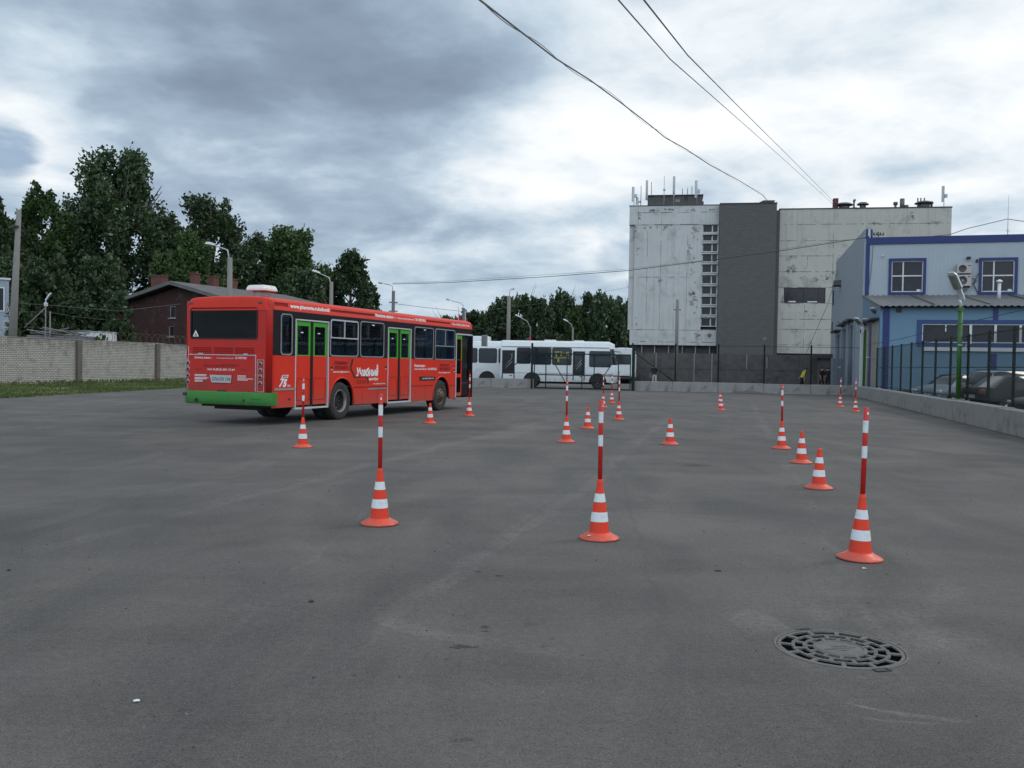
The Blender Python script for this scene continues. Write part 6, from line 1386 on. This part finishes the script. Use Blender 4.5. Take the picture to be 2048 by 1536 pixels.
# pale house at the far left edge, white vehicle roof and scrap heap behind the wall
p = at(18, 560, 60); hz = p.z
t = root('pale_building', 'pale blue grey building with dark windows at the far left edge', 'building', (p.x, 60, 0), R(31)); g = MB(); g.box(-9, 0, 0, 8, 0, hz, 'siding_side'); g.build('walls', t)
g = MB(); g.box(-9.1, .1, -.1, 8.1, hz, hz + .12, 'white_frame'); g.build('roof_edge', t)
for x_ in (-1.1, -4.0): g = MB(); g.mesh(plate2d(rect(x_, hz - 2.1, x_ + .85, hz - .5), [rect(x_ + .07, hz - 2.03, x_ + .78, hz - .57)], .05), SIDE(.0), 'white_frame'); w_ = g.build('window', t); g = MB(); g.box(x_, x_ + .85, -.02, -.01, hz - 2.1, hz - .5, 'window_dark'); g.build('pane', w_)
p = at(179, 672, 66); zt = at(179, 664, 66).z
t = root('white_truck', 'white box vehicle with its roof just above the brick wall', 'vehicle', (p.x, p.y, 0), R(-6)); g = MB(); g.box(-.95, .98, 0, 2, .9, zt, 'bus_white', .04); g.build('box_body', t); g = MB(); g.box(-1.0, 1.03, -.05, 2.05, zt, zt + .06, 'white_trim'); g.build('roof', t); g = MB(); g.loft([[(-1.5, 0, 0.9), (-1.5, 1.9, .9), (-1.5, 1.9, zt - .6), (-1.5, 0, zt - .6)], [(-.96, 0, .9), (-.96, 1.9, .9), (-.96, 1.9, zt - .1), (-.96, 0, zt - .1)]], 'bus_white', smooth=False); g.build('cab', t)
for x_ in (-.9, .5):
    g = MB(); g.lathe([(.2, .05), (.4, .0), (.42, .05), (.42, .25), (.2, .25)], 'tyre', 18, (x_, 0, .42), 'y'); g.build('wheel', t)
p = at(125, 665, 56); zt = at(125, 660, 56).z
t = root('scrap_heap', 'low heap of grey planks and sheets behind the brick wall', 'scrap heap', (p.x, p.y, 0)); rr = random.Random(4)
for k in range(16): g = MB(); x_ = rr.uniform(-1.3, 1.0); a = rr.uniform(-.25, .25); ln = rr.uniform(.5, 1.1); z_ = zt - .25 + rr.uniform(-.15, .25); g.tube([(x_ - ln * math.cos(a), rr.uniform(-.3, .3), z_ - ln * math.sin(a)), (x_ + ln * math.cos(a), rr.uniform(-.3, .3), z_ + ln * math.sin(a))], .035, 'concrete_block' if k % 2 else 'roof_sheet', 4); g.build('plank', t)
g = MB(); g.box(-2.2, 1.6, -.1, 1.2, 0, zt - .35, 'roof_sheet', .05); g.build('container', t)

# ------------------------------------------------------------------ brick house on the left
HG = R(-24)
P0 = Vector((-27.8, 75.0, 0))                      # below the front gable apex
house = root('brick_house', 'dark red brick house with a grey gable roof and chimneys behind the red bus', 'house', tuple(P0), HG)
zr, ze, hw, dl = 7.75, 5.95, 7.3, 17.0
g = MB(); g.mesh(plate2d([(-hw + .6, 0), (hw - .6, 0), (hw - .6, ze - .05), (0, zr - .35), (-hw + .6, ze - .05)], [rect(-.85, 5.05 - .15, -.2, 6.05 - .15), rect(-.95, 3.35, -.35, 4.25)], .35), SIDE(-.35), 'red_brick')
g.box(-hw + .6, -hw + .95, .35, dl, 0, ze - .1, 'red_brick'); g.box(hw - .95, hw - .6, .35, dl, 0, ze - .1); g.box(-hw + .6, hw - .6, dl, dl + .3, 0, ze); g.build('walls', house)
for x0, z0, x1, z1 in ((-.85, 4.90, -.2, 5.90), (-.95, 3.35, -.35, 4.25)):
    g = MB(); g.mesh(plate2d(rect(x0, z0, x1, z1), [rect(x0 + .07, z0 + .07, x1 - .07, z1 - .07)], .06), SIDE(-.12), 'concrete_block'); w_ = g.build('window', house); g = MB(); g.box(x0, x1, .12, .14, z0, z1, 'window_dark'); g.build('pane', w_); g = MB(); g.box(x0 - .1, x1 + .1, -.08, .1, z0 - .08, z0, 'concrete_block'); g.build('sill', w_)
g = MB()
for sg in (-1, 1):
    g.loft([[(0, y, zr + .14), (sg * hw, y, ze + .14), (sg * hw, y, ze), (0, y, zr)] for y in (-.9, dl - 3)] + [[(0, dl - 1.5, zr - .3), (sg * (hw), dl + .6, ze + .14), (sg * hw, dl + .6, ze), (0, dl - 1.5, zr - .45)]], 'house_roof', smooth=False)
rf = g.build('roof', house)
g = MB(); g.loft([[(-hw, -.92, ze - .16), (0, -.92, zr - .16), (hw, -.92, ze - .16), (hw, -.92, ze + .04), (0, -.92, zr + .04), (-hw, -.92, ze + .04)], [(-hw, -.87, ze - .16), (0, -.87, zr - .16), (hw, -.87, ze - .16), (hw, -.87, ze + .04), (0, -.87, zr + .04), (-hw, -.87, ze + .04)]], 'house_roof', smooth=False); g.build('barge_board', rf)
for u, v_, w1, zt in ((-3.2, 1.2, .6, 8.5), (-1.9, 4, .26, 8.95), (-1.7, 6, .36, 8.85), (-1.3, 8, .32, 8.8)):
    g = MB(); g.box(u - w1, u + w1, v_ - .35, v_ + .35, 6.0, zt, 'chimney_brick'); g.box(u - w1 - .06, u + w1 + .06, v_ - .4, v_ + .4, zt, zt + .1); g.build('chimney', rf)

# ------------------------------------------------------------------ trees
def crown_mesh(name, H, Wd, nl, leaf, seed, m='leaf', base=.10, lobes=34, sharp=1.0):
    leaf = leaf * .78; nl = int(nl * 1.45)
    r = np.random.default_rng(seed); Cs = []; As = []; Bs = []; Ts = []
    prof = lambda h: np.interp(h, [0, .1, .3, .55, .78, .92, 1.0], [.55, .80, 1.0, .92, .70, .42, .10])
    n_cl = lobes * 4
    for k in range(n_cl):
        h = r.uniform(base, .97); a = r.uniform(0, 2 * math.pi); lob = 1 + .22 * math.sin(3 * a + seed) * math.sin(h * 9 + seed) + .12 * math.sin(7 * a + h * 13)
        rad = (r.uniform(.25, 1) ** .6) * prof(h) * Wd / 2 * lob * .88
        c = np.array([rad * math.cos(a), rad * math.sin(a), h * H * (1 - .02 * r.random())])
        cr = Wd * r.uniform(.07, .125) * (1.1 - .35 * h); n = max(8, int(nl / n_cl * (cr / (Wd * .095)) ** 2))
        d = r.normal(size=(n, 3)); d /= np.linalg.norm(d, axis=1)[:, None]; q = r.random(n) ** .42
        stretch = np.array([1.0, 1.0, 1.5]); out = np.array([math.cos(a), math.sin(a), 1.3]); out /= np.linalg.norm(out)
        p = c + d * q[:, None] * cr * stretch + out * (r.random(n)[:, None] ** 2) * cr * .9
        ax = r.normal(size=(n, 3)) + out * 1.2; ax /= np.linalg.norm(ax, axis=1)[:, None]
        bx = np.cross(ax, r.normal(size=(n, 3))); bx /= np.linalg.norm(bx, axis=1)[:, None]
        s_ = leaf * r.uniform(.55, 1.25, n)[:, None]
        Cs.append(p); As.append(ax * s_ * .5); Bs.append(bx * s_ * .30); Ts.append(np.clip(r.random(n) * .95 + (.05 if k % 3 else -.1) , 0, 1))
    C = np.concatenate(Cs); C[:, 2] = np.maximum(C[:, 2], .3)
    return quads_mesh(name, C, np.concatenate(As), np.concatenate(Bs), np.concatenate(Ts), m)
def trunk_mb(H, Wd, seed, r0):
    r = random.Random(seed); g = MB(); pts = [Vector((0, 0, 0))]
    for k in range(1, 7): pts.append(Vector((r.uniform(-.02, .02) * H, r.uniform(-.02, .02) * H, H * .86 * k / 6)))
    g.tube(pts, [r0 * (1 - .14 * k) for k in range(7)], 'bark', 8)
    for k in range(14):
        h = r.uniform(.12, .75); i = int(h * 6 / .86); b = pts[min(i, 6)]; a = r.uniform(0, 6.28); ln = Wd * r.uniform(.25, .45); e = b + Vector((math.cos(a) * ln, math.sin(a) * ln, ln * r.uniform(.9, 1.6)))
        g.tube([b, (b + e) / 2 + Vector((0, 0, -.06 * ln)), e], [r0 * .38 * (1 - h * .4), r0 * .24, r0 * .07], 'bark', 5)
    return g
def tree(label, px, d, py_top, w_px, nl, leaf, seed, m='leaf', base=.08, group=None, lobes=34):
    p = at(px, py_top, d); H = p.z; Wd = 1.16 * w_px * d / FPX
    t = root('tree', label, 'tree', (p.x, d, 0), random.Random(seed).uniform(0, 6), group)
    trunk_mb(H, Wd, seed, .022 * H).build('trunk', t)
    o = bpy.data.objects.new('crown', crown_mesh('crown', H, Wd, nl, leaf, seed, m, base, lobes)); col.objects.link(o); o.parent = t
    return t
G1 = 'tall trees behind the brick house'
tree('broad tall poplar, highest tree of the left group', 238, 92, 306, 225, 42000, .42, 1, lobes=46, group=G1)
tree('slim pointed tree left of the highest poplar', 84, 84, 366, 130, 20000, .40, 2, 'leaf_green', group=G1)
tree('tree cut by the left photo edge', -20, 78, 370, 120, 18000, .38, 3, group=G1)
tree('rounded tree behind the house chimneys, second highest', 425, 98, 396, 185, 30000, .42, 4, group=G1)
tree('green tree right of the second highest one', 585, 104, 460, 150, 22000, .42, 5, 'leaf_green', group=G1)
tree('loose small crowned tree at the right end of the left group', 700, 108, 503, 105, 13000, .42, 6, group=G1, lobes=26)
tree('low bushy tree behind the roof of the red bus', 738, 112, 566, 70, 6000, .42, 7, group=G1)
tree('dark tree filling the gap between the slim and the highest tree', 150, 100, 430, 120, 14000, .46, 8, group=G1)
tree('dark tree between the highest and the second highest tree', 335, 106, 440, 120, 14000, .46, 9, group=G1)
tree('dark tree between the second highest and the green tree', 508, 110, 470, 110, 12000, .46, 10, group=G1)
tree('low green tree in the dip left of the loose crowned tree', 648, 112, 540, 90, 8000, .46, 11, 'leaf_green', group=G1)
tree('dark tree far left behind the concrete pole', 30, 96, 440, 130, 14000, .46, 12, group=G1)
tree('mid sized tree filling the gap above the house chimneys', 382, 88, 470, 120, 12000, .38, 22, 'leaf_green', group=G1)
tree('bright green bush beside the house chimney', 322, 80, 500, 60, 6000, .34, 13, 'leaf_green', group=G1)
tree('low dark tree before the slim tree behind the scrap heap', 95, 76, 520, 150, 12000, .36, 14, group=G1)
tree('low dark tree left of the brick house', 205, 80, 520, 120, 12000, .36, 15, group=G1)
tree('small dark tree before the left eave of the brick house', 236, 69, 588, 62, 6000, .28, 21, group=G1, lobes=20)
tree('low dark tree behind the concrete pole foot', 10, 72, 520, 110, 9000, .36, 16, group=G1)
tree('dark tree behind the right end of the house roof', 470, 100, 500, 120, 9000, .44, 17, group=G1)
tree('low tree behind the middle of the bus roof', 600, 98, 545, 120, 9000, .44, 18, group=G1)
# far row behind the white buses
G2 = 'far trees behind the white buses'
far = [(905, 640, 70, 'first from the left, very low'), (940, 628, 60, 'second from the left, low'), (972, 622, 60, 'pale green one left of the tall lamp'), (1005, 594, 62, 'one directly behind the tall lamp'), (1040, 600, 60, 'one just right of the tall lamp'),
       (1076, 604, 60, 'one between the tall lamp and the tallest'), (1126, 584, 56, 'tallest one with a round top'), (1100, 612, 60, 'one left below the tallest'), (1155, 622, 50, 'low one in the sky gap'), (1185, 594, 60, 'one right of the sky gap'), (1215, 592, 60, 'second right of the sky gap'), (1248, 596, 60, 'one at the building edge'), (1285, 594, 70, 'one behind the tall building corner')]
fm = {}
for k, (px, py, w_, lb) in enumerate(far):
    d = 168 + (k * 37 % 5) * 4
    v_ = k % 4
    if v_ not in fm: fm[v_] = tree('far dark tree, ' + lb, px, d, py, w_ * 1.25, 8000, .66, 40 + v_, 'leaf' if v_ else 'leaf_green', group=G2, lobes=24); fm[(v_, 'h')] = (at(px, py, d).z, w_ * 1.25 * d / FPX)
    else:
        o = copy_tree(fm[v_]); p = at(px, py, d); h0, w0 = fm[(v_, 'h')]; o.location = (p.x, d, 0); o.scale = (w_ * 1.25 * d / FPX / w0,) * 2 + (p.z / h0,); o.rotation_euler = (0, 0, k * 1.3); o['label'] = 'far dark tree, ' + lb
# a second row so that the horizon is closed by a wood
g_ = []
for k in range(60):
    x = -140 + k * 6.2 + random.uniform(-2, 2); y = 205 + random.uniform(-8, 8)
    if -4 < 0: g_.append((x, y, random.uniform(8, 11.5) if x > -60 else random.uniform(10, 16)))
Cs = [crown_mesh('w', h, 9, 900, 1.0, 70 + i, 'leaf', .02, 8) for i, (x, y, h) in enumerate(g_[:6])]
allm = MB()
cc = []; 
mesh_parts = []
for i, (x, y, h) in enumerate(g_):
    me = Cs[i % 6]; n = len(me.vertices); a = np.empty(n * 3, np.float32); me.vertices.foreach_get('co', a); a = a.reshape(-1, 3); a[:, 2] *= h / g_[i % 6][2]; a += (x, y, 0); mesh_parts.append(a)
allm.b.free()
V = np.concatenate(mesh_parts); N = len(V) // 4
me = bpy.data.meshes.new('wood'); me.vertices.add(4 * N); me.vertices.foreach_set('co', V.ravel()); me.loops.add(4 * N); me.loops.foreach_set('vertex_index', np.arange(4 * N, dtype=np.int32)); me.polygons.add(N); me.polygons.foreach_set('loop_start', np.arange(0, 4 * N, 4, dtype=np.int32)); me.polygons.foreach_set('loop_total', np.full(N, 4, dtype=np.int32))
ta = me.attributes.new('tint', 'FLOAT', 'FACE'); ta.data.foreach_set('value', rng.random(N).astype(np.float32)); me.materials.append(M['leaf']); me.update()
o = bpy.data.objects.new('far_wood', me); col.objects.link(o); tag(o, 'far dark wood closing the horizon behind the yard', 'wood', kind='stuff')
# weeds behind and on the wall
for k, (s_, label) in enumerate(((18.0, 'weedy bush growing over the brick wall below the small lamp'), (25.6, 'small weed bush on the wall before the white vehicle'), (28.5, 'dark bush behind the wall beside the razor wire'))):
    t = root('bush', label, 'bush', WP(s_, 1.0), 0, 'weeds along the brick wall'); hgt = (3.5, 3.1, 3.4)[k]
    o = bpy.data.objects.new('foliage', crown_mesh('foliage', hgt, 1.6 if k == 0 else 1.2, 900, .13, 90 + k, 'leaf_green' if k < 2 else 'leaf', .3, 8)); col.objects.link(o); o.parent = t
    g = MB(); g.tube([(0, 0, 0), (0, 0, hgt * .8)], [.04, .015], 'bark', 5); g.build('stem', t)
